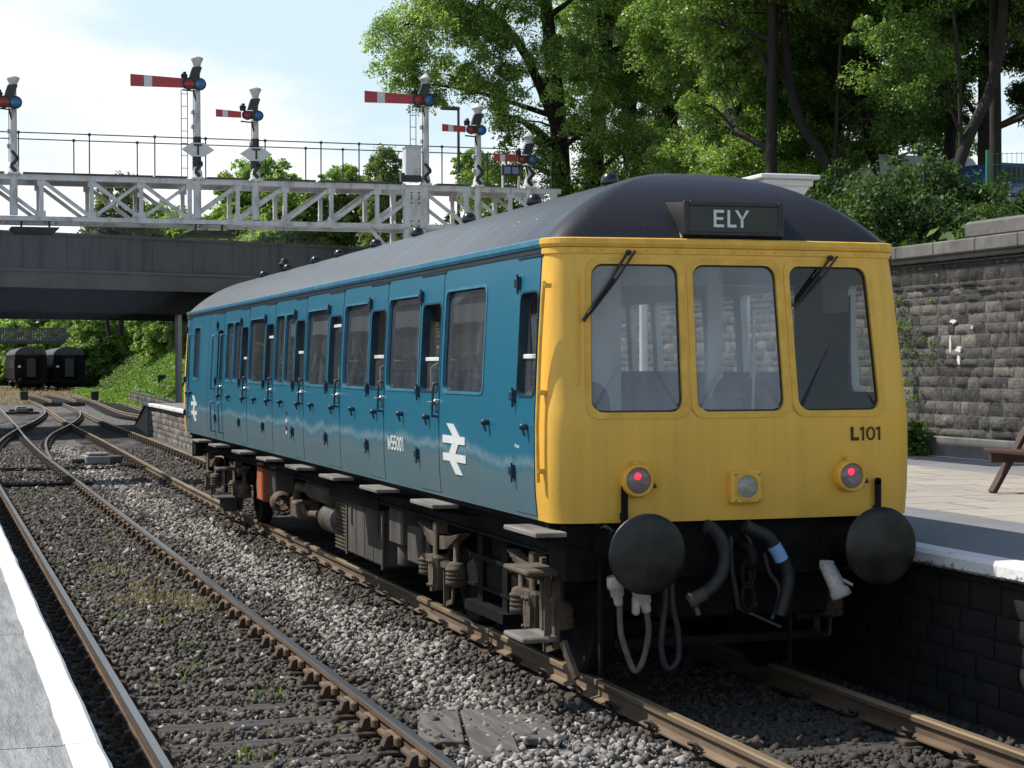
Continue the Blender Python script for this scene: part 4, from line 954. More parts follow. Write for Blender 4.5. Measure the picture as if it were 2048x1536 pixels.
def tone(p):
    b = bandf(p[:, 0], p[:, 1]); r = rng.random(len(p)); clump = .5 + .5 * np.sin(p[:, 0] * 3.1 + 2 * np.sin(p[:, 1] * .9)) * np.sin(p[:, 1] * 1.7 + p[:, 0])
    pale = (r < b * .70) | (rng.random(len(p)) < .035 + .05 * clump * (p[:, 0] < -2.0))
    pale |= (p[:, 1] < -.6) & (p[:, 0] > -1.9) & (p[:, 0] < -.9) & (rng.random(len(p)) < .25)
    train_shade = np.where((p[:, 0] > -.66) & (p[:, 1] < 19), .32, 1.0); pale &= (p[:, 0] < -.7) | (rng.random(len(p)) < .12)  # stones around the railcar darkened to paint in its shade
    return train_shade * np.where(pale, .46 + .54 * rng.random(len(p)) ** 1.1, .43 * rng.random(len(p)) ** 1.2)
VV = []; FF = []; TT = []; nb_ = 0
for y0, y1, dens, r0, r1 in ((-4.6, -.5, 800, .013, .039), (-.5, 3, 700, .013, .038), (3, 8, 520, .015, .040), (8, 15, 300, .020, .043), (15, 26, 190, .024, .050), (26, 46, 110, .028, .060)):
    def fp(n, y0=y0, y1=y1):
        x = rng.uniform(-4.75, 1.45, n); y = rng.uniform(y0, y1, n)
        keep = np.ones(n, bool)
        for yc, xc in ((-1.0, 0),): pass
        k2 = np.abs(((y + 4.3) % .65) - 0) ; on2 = (np.minimum(k2, .65 - k2) < .125) & (np.abs(x + 3.35) < 1.3) & (y < 60)
        k1 = np.abs(((y + 4.2) % .76)); on1 = (np.minimum(k1, .76 - k1) < .125) & (np.abs(x - .05) < 1.3)
        keep &= ~(on2 & (rng.random(n) < np.clip(.76 - .22 * (np.sin(y * 1.3 + x) > .2) - .065 * np.clip(y - 2, 0, 9), .12, 1))); keep &= ~(on1 & (rng.random(n) < np.where(y > 18, .15, .55)))
        for rx in (-4.15, -2.55): keep &= ~(np.abs(x - rx) < .05)
        for rx in (-.71, .82): keep &= ~(np.abs(x - rx) < .07)
        keep &= ~((x > -.3) & (y > 4) & (y < 19.2))
        brd = (x > -2.2) & (x < -1.52) & (y > -.85) & (y < .75) & (x + y * .38 > -2.42) ; keep &= ~(brd & (rng.random(n) < .78))
        x, y = x[keep], y[keep]
        z = -.215 + rng.uniform(.0, .030, len(x)) + .035 * (np.abs(x + 1.6) < .7) + .03 * np.clip(1 - np.abs(x + 1.05) / .25, 0, 1)
        z -= .012 * (np.abs(x + 3.35) < .75) * (y < 3); z += .012 * (np.abs(x + 3.35) < .75) + .016 * np.clip((y - 1) / 4, 0, 1) * (np.abs(x + 3.35) < .75)
        return np.stack([x, y, z], -1)
    v, f, t = stones(int(6.2 * (y1 - y0) * dens), fp, r0, r1, tone); VV.append(v); FF.append(f + nb_); TT.append(t); nb_ += len(v)
m, nt, bs, out = nodes('ballast_stone'); at_ = N(nt, 'ShaderNodeAttribute', attribute_name='tone')
c = ramp(nt, at_.outputs['Fac'], [(0, (.030, .027, .024)), (.25, (.076, .068, .060)), (.42, (.145, .13, .112)), (.5, (.24, .22, .195)), (.75, (.36, .34, .31)), (1, (.58, .56, .52))])
P_ = zpos(nt)[1]; c = mix(nt, math_(nt, 'MULTIPLY', noise(nt, .7, 3, .6, vec=P_), .42), c, (.14, .105, .072)); c = mix(nt, .35, c, ramp(nt, noise(nt, 90, 3, .6, vec=P_), [(.3, .6), (.7, 1.0)]), 'MULTIPLY')
nt.links.new(c, bs.inputs['Base Color']); bs.inputs['Roughness'].default_value = .85
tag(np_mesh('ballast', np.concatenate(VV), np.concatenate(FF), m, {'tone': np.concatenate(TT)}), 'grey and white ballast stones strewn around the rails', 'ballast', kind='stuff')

# old boards trodden flat between the tracks
bd = thing('timber_boards', 'worn flat grey boards lying in the ballast between the tracks', 'boards', (0, 0, 0))
MT['board'] = M('weathered_board', (.16, .14, .125), (.07, .062, .056), 5, .85, stretch=(3, .3, 1), bmp=.4, bscale=30)
for p0, p1 in (((-1.68, .68), (-2.02, -.86)), ((-1.98, .78), (-2.24, -.30)), ((-1.45, .42), (-1.60, -.40))):
    mb = MB(); mb.bar((p0[0], p0[1], -.166), (p1[0], p1[1], -.172), .30, .05, 0, bev=.008); mb.build('board', MT['board'], bd)

# weeds
def blades(n, fpos, h0, h1, w, spread=.5, tonef=None):
    p = fpos(n); n = len(p); a = rng.uniform(0, 2 * np.pi, n); h = rng.uniform(h0, h1, n); ln = rng.uniform(.1, spread, n)
    dx, dy = np.cos(a), np.sin(a); tx, ty = -dy * w, dx * w
    v = np.zeros((n, 5, 3)); v[:, 0] = p + np.stack([tx, ty, 0 * tx], -1); v[:, 1] = p - np.stack([tx, ty, 0 * tx], -1)
    mid = p + np.stack([dx * ln * h * .35, dy * ln * h * .35, h * .6], -1); tip = p + np.stack([dx * ln * h, dy * ln * h, h], -1)
    v[:, 2] = mid - .7 * np.stack([tx, ty, 0 * tx], -1); v[:, 3] = mid + .7 * np.stack([tx, ty, 0 * tx], -1); v[:, 4] = tip
    b = (np.arange(n) * 5)[:, None]
    q = np.concatenate([b + np.array([[0, 1, 2]]), b + np.array([[0, 2, 3]]), b + np.array([[3, 2, 4]])]); t = np.tile(tonef(n) if tonef else rng.random(n), 3)
    return v.reshape(-1, 3), q, t
def leafmat(name, stops, trans=.35, attr='tone', rough=.5):
    m, nt, bs, out = nodes(name); a = N(nt, 'ShaderNodeAttribute', attribute_name=attr); P = zpos(nt)[1]
    f = math_(nt, 'ADD', math_(nt, 'MULTIPLY', a.outputs['Fac'], .65), math_(nt, 'MULTIPLY', noise(nt, .35, 3, .6, vec=P), .45))
    c = ramp(nt, f, stops); nt.links.new(c, bs.inputs['Base Color']); bs.inputs['Roughness'].default_value = rough; bs.inputs['Specular IOR Level'].default_value = .35
    tl = N(nt, 'ShaderNodeBsdfTranslucent'); nt.links.new(mix(nt, 1.0, c, (1.25, 1.45, .55), 'MULTIPLY'), tl.inputs[0])
    ms = N(nt, 'ShaderNodeMixShader'); ms.inputs[0].default_value = trans; nt.links.new(bs.outputs[0], ms.inputs[1]); nt.links.new(tl.outputs[0], ms.inputs[2]); nt.links.new(ms.outputs[0], out.inputs[0]); return m
MT['weed'] = leafmat('weed_leaves', [(.15, (.10, .16, .03)), (.5, (.16, .26, .04)), (.8, (.28, .34, .08)), (1, (.40, .33, .16))])
MT['dry'] = leafmat('dry_grass', [(.1, (.22, .14, .06)), (.5, (.40, .28, .15)), (.9, (.56, .44, .28))], .25)
clumps = [(-3.55, 7.0), (-3.1, 7.6), (-2.9, 6.7), (-3.7, 7.9), (-2.75, 10.2), (-3.0, 10.5), (-3.3, 11.0), (-3.3, 4.6), (-3.9, 22), (-3.95, 12.2), (-3.1, 14.8), (-2.8, 18), (-3.4, 3.2), (-3.7, 6.6), (-3.35, 6.3), (-3.0, 2.0), (-3.5, -.2), (-3.2, -1.1), (-3.6, 26), (-2.9, 24), (-1.5, 17), (1.3, 30), (-3.8, 9), (-2.85, 8.3)]
def wp(n):
    c = np.array(clumps)[rng.integers(0, len(clumps), n)]; p = c + rng.normal(0, 1, (n, 2)) * np.array([.10, .13]); return np.concatenate([p, np.full((n, 1), -.205)], 1)
v1, f1, t1 = blades(900, wp, .03, .12, .007, .9)
def wp2(n):
    p = np.stack([rng.uniform(-4, -2.7, n), rng.uniform(-2, 30, n)], -1); return np.concatenate([p, np.full((n, 1), -.20)], 1)
v2, f2, t2 = blades(500, wp2, .03, .09, .006, .9)
tag(np_mesh('weeds', np.concatenate([v1, v2]), np.concatenate([f1, f2 + len(v1)]), MT['weed'], {'tone': np.concatenate([t1, t2])}), 'small green weeds sprouting in the empty track', 'weeds', kind='stuff')
dc = [(-3.45, 7.9), (-3.05, 8.0), (-2.95, 7.6), (-3.3, 8.3), (-3.2, 9.2), (-2.8, 7.3), (-3.5, 11)]
def dp_(n):
    c = np.array(dc)[rng.integers(0, len(dc), n)]; p = c + rng.normal(0, 1, (n, 2)) * np.array([.14, .22]); return np.concatenate([p, np.full((n, 1), -.205)], 1)
v1, f1, t1 = blades(800, dp_, .04, .15, .004, .8)
tag(np_mesh('dry_grass', v1, f1, MT['dry'], {'tone': t1}), 'straw coloured dry grass tufts in the empty track', 'grass', kind='stuff')
def dfar(n):
    x = rng.uniform(-12, 11, n); y = rng.uniform(112, 168, n); return np.stack([x, y, height(x, y)], -1)
v1, f1, t1 = blades(6000, dfar, .10, .30, .03, .8)
tag(np_mesh('rough_grass', v1, f1, MT['dry'], {'tone': t1 * .9}), 'brown rough grass in front of the distant coaches', 'grass', kind='stuff')

# point machines
def point_machine(loc, rz, label):
    t = thing('point_machine', label, 'point machine', loc, rz, 'grey point machines by the crossover')
    mb = MB(); mb.box(-.30, .30, -.40, .40, .0, .22, 0, .03); mb.box(-.26, .26, -.36, .1, .22, .30, 0, .04); mb.box(-.1, .1, -.41, -.39, .05, .15); mb.build('casing', MT['pm'], t)
    mb = MB(); mb.box(.30, .62, -.22, .26, .02, .20, 0, .03); mb.build('gear_case', MT['boxgrey'], t); mb = MB(); mb.box(-.62, -.30, -.1, .16, .02, .14, 0, .02); mb.build('drive_case', MT['boxgrey'], t)
    mb = MB(); mb.box(-.9, .9, -.48, -.3, -.12, 0); mb.box(-.9, .9, .3, .48, -.12, 0); mb.build('timber', MT['sleeper'], t); return t
MT['pm'] = M('pale_grey_casing', (.30, .30, .30), (.22, .22, .215), 4, .6)
point_machine((-1.44, 35.5, -.12), .05, 'pale grey point machine casing between the tracks near the end of the railcar')
point_machine((-.85, 88, -.05), .05, 'small grey point machine far up the yard beside the curving rails')
# little ground signals in the distance
for x, y, lb in ((.75, 118, 'small black ground signal left of the distant coaches'), (5.3, 116, 'small black ground signal in front of the blue distant coach'), (8.6, 106, 'small black ground signal at the foot of the green bank')):
    t = thing('ground_signal', lb, 'ground signal', (x, y, float(height(x, y))), 0, 'black ground signals'); mb = MB(); mb.box(-.25, .25, -.1, .1, .25, .85, 0, .03); mb.build('head', MT['sigblack'], t); mb = MB(); mb.box(-.06, .06, -.06, .06, 0, .25); mb.box(-.2, .2, -.2, .2, 0, .06); mb.build('post', MT['offwhite'], t)

# ------------------------------------------------------------------ PLATFORMS
ZP = .987
def concrete(name, c1, c2, wave=False, rough=.6, joint=None):
    m, nt, bs, out = nodes(name); xyz, P = zpos(nt)
    n1 = noise(nt, .8, 6, .65, vec=P); n2 = noise(nt, 25, 4, .6, vec=P)
    c = ramp(nt, n1, [(.3, c1), (.7, c2)]); c = mix(nt, .3, c, ramp(nt, n2, [(.3, .55), (.7, 1.)]), 'MULTIPLY')
    nt.links.new(c, bs.inputs['Base Color']); bs.inputs['Roughness'].default_value = rough
    if wave:
        wv = noise(nt, 9, 4, .7, vec=P, stretch=(1.8, .35, 1)); bump(nt, bs, math_(nt, 'ADD', wv, math_(nt, 'MULTIPLY', n2, .3)), .7, .03)
        nt.links.new(math_(nt, 'MULTIPLY_ADD', wv, .35, rough - .15), bs.inputs['Roughness'])
        st_ = noise(nt, 5, 5, .65, vec=P, stretch=(4.5, .35, 1)); c = mix(nt, 1.0, c, ramp(nt, math_(nt, 'ADD', math_(nt, 'MULTIPLY', st_, .6), math_(nt, 'MULTIPLY', wv, .4)), [(.36, .55), (.5, .9), (.62, 1.12)]), 'MULTIPLY'); nt.links.new(c, bs.inputs['Base Color'])
    else: bump(nt, bs, n2, .3, .01)
    return m
MT['slab'] = concrete('grey_platform_slab', (.25, .245, .23), (.39, .38, .355), True, .42)
MT['asphalt'] = concrete('platform_asphalt', (.18, .18, .185), (.27, .27, .27), False, .8)
MT['edge_white'] = M('white_edge_paint', (.84, .84, .83), (.66, .655, .64), 5, .6, bmp=.3, bscale=16, lo=.45, hi=.8)
def chipped():
    m, nt, bs, out = nodes('chipped_white_edge'); xyz, P = zpos(nt)
    n1 = noise(nt, 14, 6, .7, vec=P); low = N(nt, 'ShaderNodeMapRange'); low.inputs[1].default_value = .93; low.inputs[2].default_value = .85; nt.links.new(xyz['Z'], low.inputs[0])
    f = N(nt, 'ShaderNodeMapRange'); f.inputs[1].default_value = .62; f.inputs[2].default_value = .68; nt.links.new(math_(nt, 'ADD', n1, math_(nt, 'MULTIPLY', low.outputs[0], .22)), f.inputs[0])
    nt.links.new(mix(nt, f.outputs[0], (.80, .80, .79), (.22, .21, .19)), bs.inputs['Base Color']); bs.inputs['Roughness'].default_value = .7; bump(nt, bs, n1, .5, .02); return m
MT['edge_chip'] = chipped()
MT['flags'] = None
def flag_mat():
    m, nt, bs, out = nodes('sandstone_flags'); xyz, P = zpos(nt)
    br = N(nt, 'ShaderNodeTexBrick'); nt.links.new(P, br.inputs['Vector']); br.inputs['Scale'].default_value = 1.0; br.inputs['Brick Width'].default_value = 1.15; br.inputs['Row Height'].default_value = .78; br.inputs['Mortar Size'].default_value = .012
    br.inputs['Color1'].default_value = (.49, .435, .36, 1); br.inputs['Color2'].default_value = (.41, .37, .315, 1); br.inputs['Mortar'].default_value = (.06, .07, .03, 1)
    c = mix(nt, .5, br.outputs['Color'], ramp(nt, noise(nt, 2.5, 6, .65, vec=P), [(.3, .45), (.7, 1.)]), 'MULTIPLY'); nt.links.new(c, bs.inputs['Base Color']); bs.inputs['Roughness'].default_value = .85
    bump(nt, bs, math_(nt, 'ADD', math_(nt, 'MULTIPLY', br.outputs['Fac'], -1.), noise(nt, 8, 5, .6, vec=P)), .4, .01); return m
MT['flags'] = flag_mat()
MT['brickdark'] = M('shaded_platform_brick', (.005, .0048, .0045), (.016, .0145, .013), 3, .9, bmp=.5, bscale=18)  # near black, the railcar's shade on the platform wall put into the colour
def xe(y): return 1.50 + (T1(y) - .05 if y > 20 else 0)
# right-hand platform
Yp = lin(-14, 57, 1.0)
mb = MB()
def strip(mb, fx0, fx1, z0, z1, Y, m):
    V = []
    for y in Y: V += [(fx0(y), y, z0), (fx1(y), y, z1)]
    mb.add(V, [(2 * i, 2 * i + 1, 2 * i + 3, 2 * i + 2) for i in range(len(Y) - 1)], m)
strip(mb, lambda y: xe(y) + .18, lambda y: 3.42 + (xe(y) - 1.5), ZP - .004, ZP - .004, Yp, 0)
strip(mb, lambda y: 3.42 + (xe(y) - 1.5), lambda y: 7.1, ZP - .004, ZP - .004, Yp, 1)
strip(mb, lambda y: 7.1, lambda y: WALLX + .3, ZP - .004, ZP - .004, Yp, 0)
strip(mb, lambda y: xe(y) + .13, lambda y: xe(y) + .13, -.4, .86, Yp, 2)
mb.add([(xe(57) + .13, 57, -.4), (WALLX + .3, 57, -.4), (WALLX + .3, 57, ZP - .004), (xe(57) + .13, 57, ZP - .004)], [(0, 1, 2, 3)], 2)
# far end ramp
mb.add([(xe(57), 57, ZP - .004), (5.0, 57, ZP - .004), (5.3, 68, -.2), (xe(57) + .75, 68, -.2)], [(0, 1, 2, 3)], 0); mb.add([(xe(57) + .1, 57, -.3), (xe(57) + .1, 57, ZP - .01), (xe(57) + .8, 68, -.2)], [(0, 1, 2)], 1)
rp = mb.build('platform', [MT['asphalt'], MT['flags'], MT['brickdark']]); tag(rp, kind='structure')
ce = MB(); y = -14.0; k = 0
while y < 57:
    y1 = y + 1.18; j = random.uniform(-.012, .012)
    V = []
    for yy in (y + .004, y1 - .004):
        x = xe(yy) + j; V += [(x + .03, yy, .862), (x, yy, .885), (x, yy, ZP - .03), (x + .025, yy, ZP), (x + .19, yy, ZP + .001), (x + .22, yy, .862)]
    ce.add(V, [(i, i + 1, i + 7, i + 6) for i in range(5)] + [(0, 1, 2, 3, 4, 5), (11, 10, 9, 8, 7, 6)], 0); y = y1; k += 1
tag(ce.build('platform_edge', MT['edge_chip']), kind='structure')
# pale rough brick courses of the far end of the platform wall, catching the sun
def block_wall(name, x0, y0, y1, z0, z1, mat, sgn, hmin, hmax, lmin, lmax, depth, parent=None, fx=None, rough=1.0, mortar=.012):
    """coursed rock-faced stones standing on the plane x=x0, faces bulging towards sgn"""
    V = []; F = []; T = []; z = z0; nb = 0
    while z < z1 - .03:
        h = min(random.uniform(hmin, hmax), z1 - z); y = y0 - random.uniform(0, lmax)
        while y < y1:
            L = random.uniform(lmin, lmax); a, b = max(y, y0), min(y + L, y1)
            if b - a > .04:
                nu = max(2, int((b - a) / .055)); nv = max(2, int(h / .05)); proud = random.uniform(.25, 1.0) * depth
                g = np.zeros((nu + 1, nv + 1, 3)); uu = np.linspace(0, 1, nu + 1)[:, None]; vv = np.linspace(0, 1, nv + 1)[None]
                e = np.minimum(np.minimum(uu, 1 - uu) * nu, 1) * np.minimum(np.minimum(vv, 1 - vv) * nv, 1)
                off = e * (proud * (.55 + .45 * np.sin(uu * 3.1) * np.sin(vv * 3.1)) + rng.normal(0, .25, (nu + 1, nv + 1)) * depth * rough * .55)
                Yc = a + mortar / 2 + uu * (b - a - mortar) + 0 * vv; Zc = z + mortar / 2 + vv * (h - mortar) + 0 * uu
                bx = np.vectorize(fx)(Yc) if fx else x0
                g[..., 0] = bx + sgn * (off + .006); g[..., 1] = Yc; g[..., 2] = Zc
                ix = nb + np.arange((nu + 1) * (nv + 1)).reshape(nu + 1, nv + 1)
                V.append(g.reshape(-1, 3)); F.append(np.stack([ix[:-1, :-1], ix[1:, :-1], ix[1:, 1:], ix[:-1, 1:]], -1).reshape(-1, 4)); T.append(np.full(nu * nv, random.random())); nb += (nu + 1) * (nv + 1)
            y += L
        z += h
    return np_mesh(name, np.concatenate(V), np.concatenate(F), mat, {'tone': np.concatenate(T)}, parent)
def stone_mat(name, stops, stain=True):
    m, nt, bs, out = nodes(name); a = N(nt, 'ShaderNodeAttribute', attribute_name='tone'); xyz, P = zpos(nt)
    n1 = noise(nt, 1.1, 6, .65, vec=P); n2 = noise(nt, 16, 5, .65, vec=P)
    f = math_(nt, 'ADD', math_(nt, 'MULTIPLY', a.outputs['Fac'], .5), math_(nt, 'MULTIPLY', n2, .5)); c = ramp(nt, f, stops)
    c = mix(nt, .65, c, ramp(nt, n1, [(.32, .35), (.68, 1.1)]), 'MULTIPLY')
    if stain:
        st = noise(nt, 2.2, 5, .6, vec=P, stretch=(1, 1, .12)); tp = N(nt, 'ShaderNodeMapRange'); tp.inputs[1].default_value = 2.9; tp.inputs[2].default_value = 3.9; nt.links.new(xyz['Z'], tp.inputs[0])
        s = N(nt, 'ShaderNodeMapRange'); s.inputs[1].default_value = .46; s.inputs[2].default_value = .62; nt.links.new(math_(nt, 'ADD', math_(nt, 'MULTIPLY', st, .75), math_(nt, 'MULTIPLY', tp.outputs[0], .26)), s.inputs[0])
        c = mix(nt, math_(nt, 'MULTIPLY', s.outputs[0], .75), c, (.018, .017, .016))
    nt.links.new(c, bs.inputs['Base Color']); bs.inputs['Roughness'].default_value = .9; bump(nt, bs, math_(nt, 'ADD', n2, math_(nt, 'MULTIPLY', noise(nt, 45, 4, .7, vec=P), .5)), 1.0, .045); return m
MT['wallstone'] = stone_mat('sooty_gritstone', [(.2, (.045, .043, .041)), (.45, (.095, .090, .084)), (.62, (.155, .145, .13)), (.8, (.28, .25, .21))])
MT['mortar'] = M('pale_mortar', (.24, .22, .19), (.12, .11, .10), 3, .95)
MT['coping'] = M('dark_coping_stone', (.11, .105, .095), (.19, .18, .16), 2.5, .85, bmp=.4, bscale=14)
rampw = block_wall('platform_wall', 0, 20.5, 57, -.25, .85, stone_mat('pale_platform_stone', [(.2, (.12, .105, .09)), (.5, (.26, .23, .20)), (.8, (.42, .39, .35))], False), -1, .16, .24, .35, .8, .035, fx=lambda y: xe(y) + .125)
tag(rampw, kind='structure')
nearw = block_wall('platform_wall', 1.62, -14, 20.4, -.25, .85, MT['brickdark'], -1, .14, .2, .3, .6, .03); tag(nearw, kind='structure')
# left-hand platform
PL = -4.878
mb = MB(); y = -13.0
slab_y = [-14, -8.2, -5.3, -2.4, .1, 2.6, 5.2, 8, 11, 14, 17, 20, 23, 26, 29, 32, 35, 38, 41, 44, 47, 50]
for a, b in zip(slab_y, slab_y[1:]): mb.box(-8.2, PL - .135, a + .006, b - .006, ZP - .2, ZP - .004)
mb.box(-15, -8.21, -14, 50, ZP - .2, ZP - .01); mb.box(-15, PL - .12, -14, 50, -.4, ZP - .21)
tag(mb.build('platform', MT['slab']), kind='structure')
# worn damp patch of grass roots on the slab is left to the material
ce = MB(); 
for a, b in zip(slab_y, slab_y[1:]):
    k = 6; Y = lin(a + .004, b - .004, .28); V = []
    for yy in Y:
        j = .002 * math.sin(yy * 5.3) + random.uniform(-.003, .003); j2 = random.uniform(-.004, .004)
        V += [(PL - .05, yy, ZP - .13), (PL + j, yy, ZP - .10), (PL + j, yy, ZP - .02), (PL - .02 + j, yy, ZP), (PL - .135 + j2, yy, ZP + .002), (PL - .135 + j2, yy, ZP - .13)]
    n_ = len(Y); ce.add(V, [(i * k + q, (i + 1) * k + q, (i + 1) * k + (q + 1) % k, i * k + (q + 1) % k) for i in range(n_ - 1) for q in range(k)] + [tuple(range(k)), tuple(range((n_ - 1) * k, n_ * k))], 0)
tag(ce.build('platform_edge', MT['edge_white']), kind='structure')

# ------------------------------------------------------------------ RETAINING WALL
wl = thing('stone_wall', 'tall soot dark coursed stone retaining wall behind the right platform', 'stone wall', (0, 0, 0))
block_wall('stone_face', WALLX, 2, 46, 1.28, 3.86, MT['wallstone'], -1, .09, .21, .14, .58, .055, wl, rough=1.7, mortar=.016)
mb = MB(); mb.box(WALLX, WALLX + .5, 2, 46, -.3, 3.86); mb.build('mortar_bed', MT['mortar'], wl)
mb = MB(); mb.box(WALLX - .07, WALLX, 2, 46, ZP - .1, 1.28, 0, .02); mb.build('plinth', MT['coping'], wl)
mb = MB(); y = 2.0
while y < 46:
    L = random.uniform(1.0, 1.5); mb.box(WALLX - .10, WALLX + .5, y + .005, min(y + L, 46), 3.86, 3.93, 0, .01); mb.box(WALLX - .17, WALLX + .52, y + .005, min(y + L, 46), 3.93, 4.13, 0, .02); y += L
for a, b in ((7.0, 8.7), (9.6, 11.35)): mb.box(WALLX - .02, WALLX + .45, a, b, 4.13, 4.38, 0, .04)
mb.build('coping', MT['coping'], wl)
mb = MB()
for y, z, w, h in ((11.62, 2.96, .17, .06), (11.68, 2.62, .05, .24), (11.46, 2.55, .17, .10), (11.45, 2.40, .09, .16), (11.1, 2.86, .05, .05)):
    pl_ = [(y + w * .5 * math.cos(k_ * .449) * random.uniform(.5, 1.15), z + h * .55 * math.sin(k_ * .449) * random.uniform(.5, 1.2)) for k_ in range(14)]; mb.prism(pl_, lambda u, v: (WALLX - .048, u, v), lambda u, v: (WALLX - .02, u, v))
mb.build('paint_splash', MT['white'], wl)
mb = MB(); strip(mb, lambda y: WALLX - .16, lambda y: WALLX - .075, ZP + .001, ZP + .001, lin(2, 46, 2), 0); tag(mb.build('white_line', MT['edge_white']), kind='structure')

# picnic table on the platform
pt = thing('picnic_table', 'dark brown wooden picnic table with slanted legs on the right platform', 'picnic table', (6.0, 4.93, ZP), math.pi)
MT['brownwood'] = M('dark_brown_timber', (.085, .04, .025), (.045, .022, .014), 5, .65, stretch=(1, .2, 1), bmp=.2, bscale=30)
for y in (.0, 1.35):
    for s in (-1, 1): mb = MB(); mb.bar((s * .80, y, 0), (s * .36, y, .70), .05, .10, up=(0, 1, 0)); mb.build('leg', MT['brownwood'], pt)
    mb = MB(); mb.bar((-.86, y + .055, .37), (.86, y + .055, .37), .05, .10); mb.bar((-.40, y + .055, .66), (.40, y + .055, .66), .05, .09); mb.build('cross_beam', MT['brownwood'], pt)
mb = MB()
for k in range(5): mb.box(-.40 + k * .162, -.40 + k * .162 + .15, -.06, 1.6, .70, .745, 0, .006)
mb.build('table_top', MT['brownwood'], pt)
for s in (-1, 1):
    mb = MB()
    for k in range(2): xk = s * .74 + (k - .5) * .135; mb.box(xk - .062, xk + .062, -.06, 1.6, .425, .465, 0, .006)
    mb.build('seat', MT['brownwood'], pt)

# canopy of the right platform, its white end showing over the railcar roof
cp = thing('platform_canopy', 'white moulded end of a platform canopy seen over the railcar roof', 'canopy', (0, 0, 0))
mb = MB(); y0, y1 = 11.0, 22.0
mb.box(5.45, 6.20, y0 + .02, y1, 4.80, 4.89, 0, .01); mb.box(5.38, 6.27, y0 - .06, y1 + .06, 4.89, 4.95, 0, .012); mb.box(5.5, 6.2, y0 + .08, y1, 4.95, 4.97)
mb.build('cornice', MT['white'], cp)
mb = MB(); mb.prism([(5.50, 4.80), (6.17, 4.80), (6.05, 4.64), (5.62, 4.64)], lambda u, v: (u, y0 + .06, v), lambda u, v: (u, y1 - .05, v)); mb.build('fascia', MT['white'], cp)
for y in (12.5, 16.5, 20.5): mb = MB(); mb.lathe([(.14, 0), (.14, .25), (.09, .32), (.07, .4), (.07, 3.3), (.12, 3.45), (.12, 3.66)], (5.85, y, ZP), (0, 0, 1), 14); mb.build('column', MT['white'], cp)
# ------------------------------------------------------------------ SIGNAL GANTRY (y = 30)
GY0 = 30.0; GYB = 31.25; ZT, ZLW = 6.52, 5.62
gt = thing('signal_gantry', 'long white lattice girder gantry with dark walkway spanning the tracks beyond the railcar', 'signal gantry', (0, 0, 0))
def girder(y, name):
    mb = MB(); xs = [.19 + 1.085 * (k - 9) for k in range(18)]
    xa, xb = xs[0], 9.05
    mb.box(xa, xb, y - .07, y + .07, ZT - .07, ZT + .03, 0); mb.box(xa, xb, y - .09, y + .09, ZT + .03, ZT + .045)
    mb.box(xa, xb, y - .07, y + .07, ZLW - .06, ZLW + .03, 0); mb.box(xa, xb, y - .10, y + .10, ZLW - .075, ZLW - .06)
    for k, x in enumerate(xs):
        if x > xb: break
        mb.box(x - .045, x + .045, y - .045, y + .045, ZLW + .03, ZT - .07); mb.box(x - .09, x + .09, y - .055, y - .048, ZLW + .02, ZLW + .16); mb.box(x - .09, x + .09, y - .055, y - .048, ZT - .2, ZT - .07)
        x2 = x + 1.085
        if x2 > xb + .2: continue
        d1 = ((x + .04, y - .02, ZT - .1), (x2 - .04, y - .02, ZLW + .05)); d2 = ((x + .04, y + .02, ZLW + .05), (x2 - .04, y + .02, ZT - .1))
        if x < -2.1 or x > 5.2: mb.bar(*d1, .035, .085)
        elif x < .1: mb.bar(*d1, .035, .085); mb.bar(*d2, .035, .07)
        else: mb.bar(*d2, .035, .085)
        if x < 1.2 and x2 >= -.2 and False: pass
    return mb.build(name, MT['offwhite'], gt)
girder(GY0, 'lattice_girder'); girder(GYB, 'lattice_girder')
mb = MB()
for k in range(17):
    x = -9.2 + 1.085 * k; mb.bar((x, GY0, ZLW), (x, GYB, ZLW), .06, .06); mb.bar((x, GY0, ZLW), (x + 1.0, GYB, ZLW), .05, .02)
mb.build('cross_bracing', MT['offwhite'], gt)
MT['plank'] = M('tarred_walkway_board', (.03, .028, .026), (.07, .065, .06), 6, .8, stretch=(.3, 3, 1))
mb = MB()
for a, b in ((-9.3, -3.85), (-3.45, -.62), (-.55, .15), (.6, 1.42), (1.95, 3.1), (3.2, 5.0), (6.0, 6.8), (7.15, 8.0)):
    mb = MB()
    for j in range(4): mb.box(a + .02 * j, b - .03 * j, GY0 + .05 + j * .3, GY0 + .33 + j * .3, ZT + .06 + .004 * j, ZT + .11)
    mb.build('walkway', MT['plank'], gt)
MT['handrail'] = M('thin_dark_handrail', (.02, .02, .025), (.05, .05, .055), 6, .5)
for y, off in ((GY0 + .06, 0.0), (GYB + .02, -.12)):
    mb = MB(); X = [-9.2, -7.3, -5.4, -3.55, -2.02 if off == 0 else -2.15, -.58 if off == 0 else -.72, .56, 1.92, 3.22, 4.12, 6.12, 7.72, 8.85]
    zr = ZT + .98
    mb.tube([(X[0], y, zr), (X[-1], y, zr)], .014, 6)
    for x in X:
        mb.tube([(x + off, y, ZT + .03), (x + off, y, zr)], .016, 6); mb.lathe([(.03, -.03), (.034, 0), (.03, .03), (0, .04)], (x + off, y, zr), (0, 0, 1), 8); mb.box(x + off - .05, x + off + .05, y - .03, y + .03, ZT + .03, ZT + .08)
    mb.build('handrail', MT['handrail'], gt)
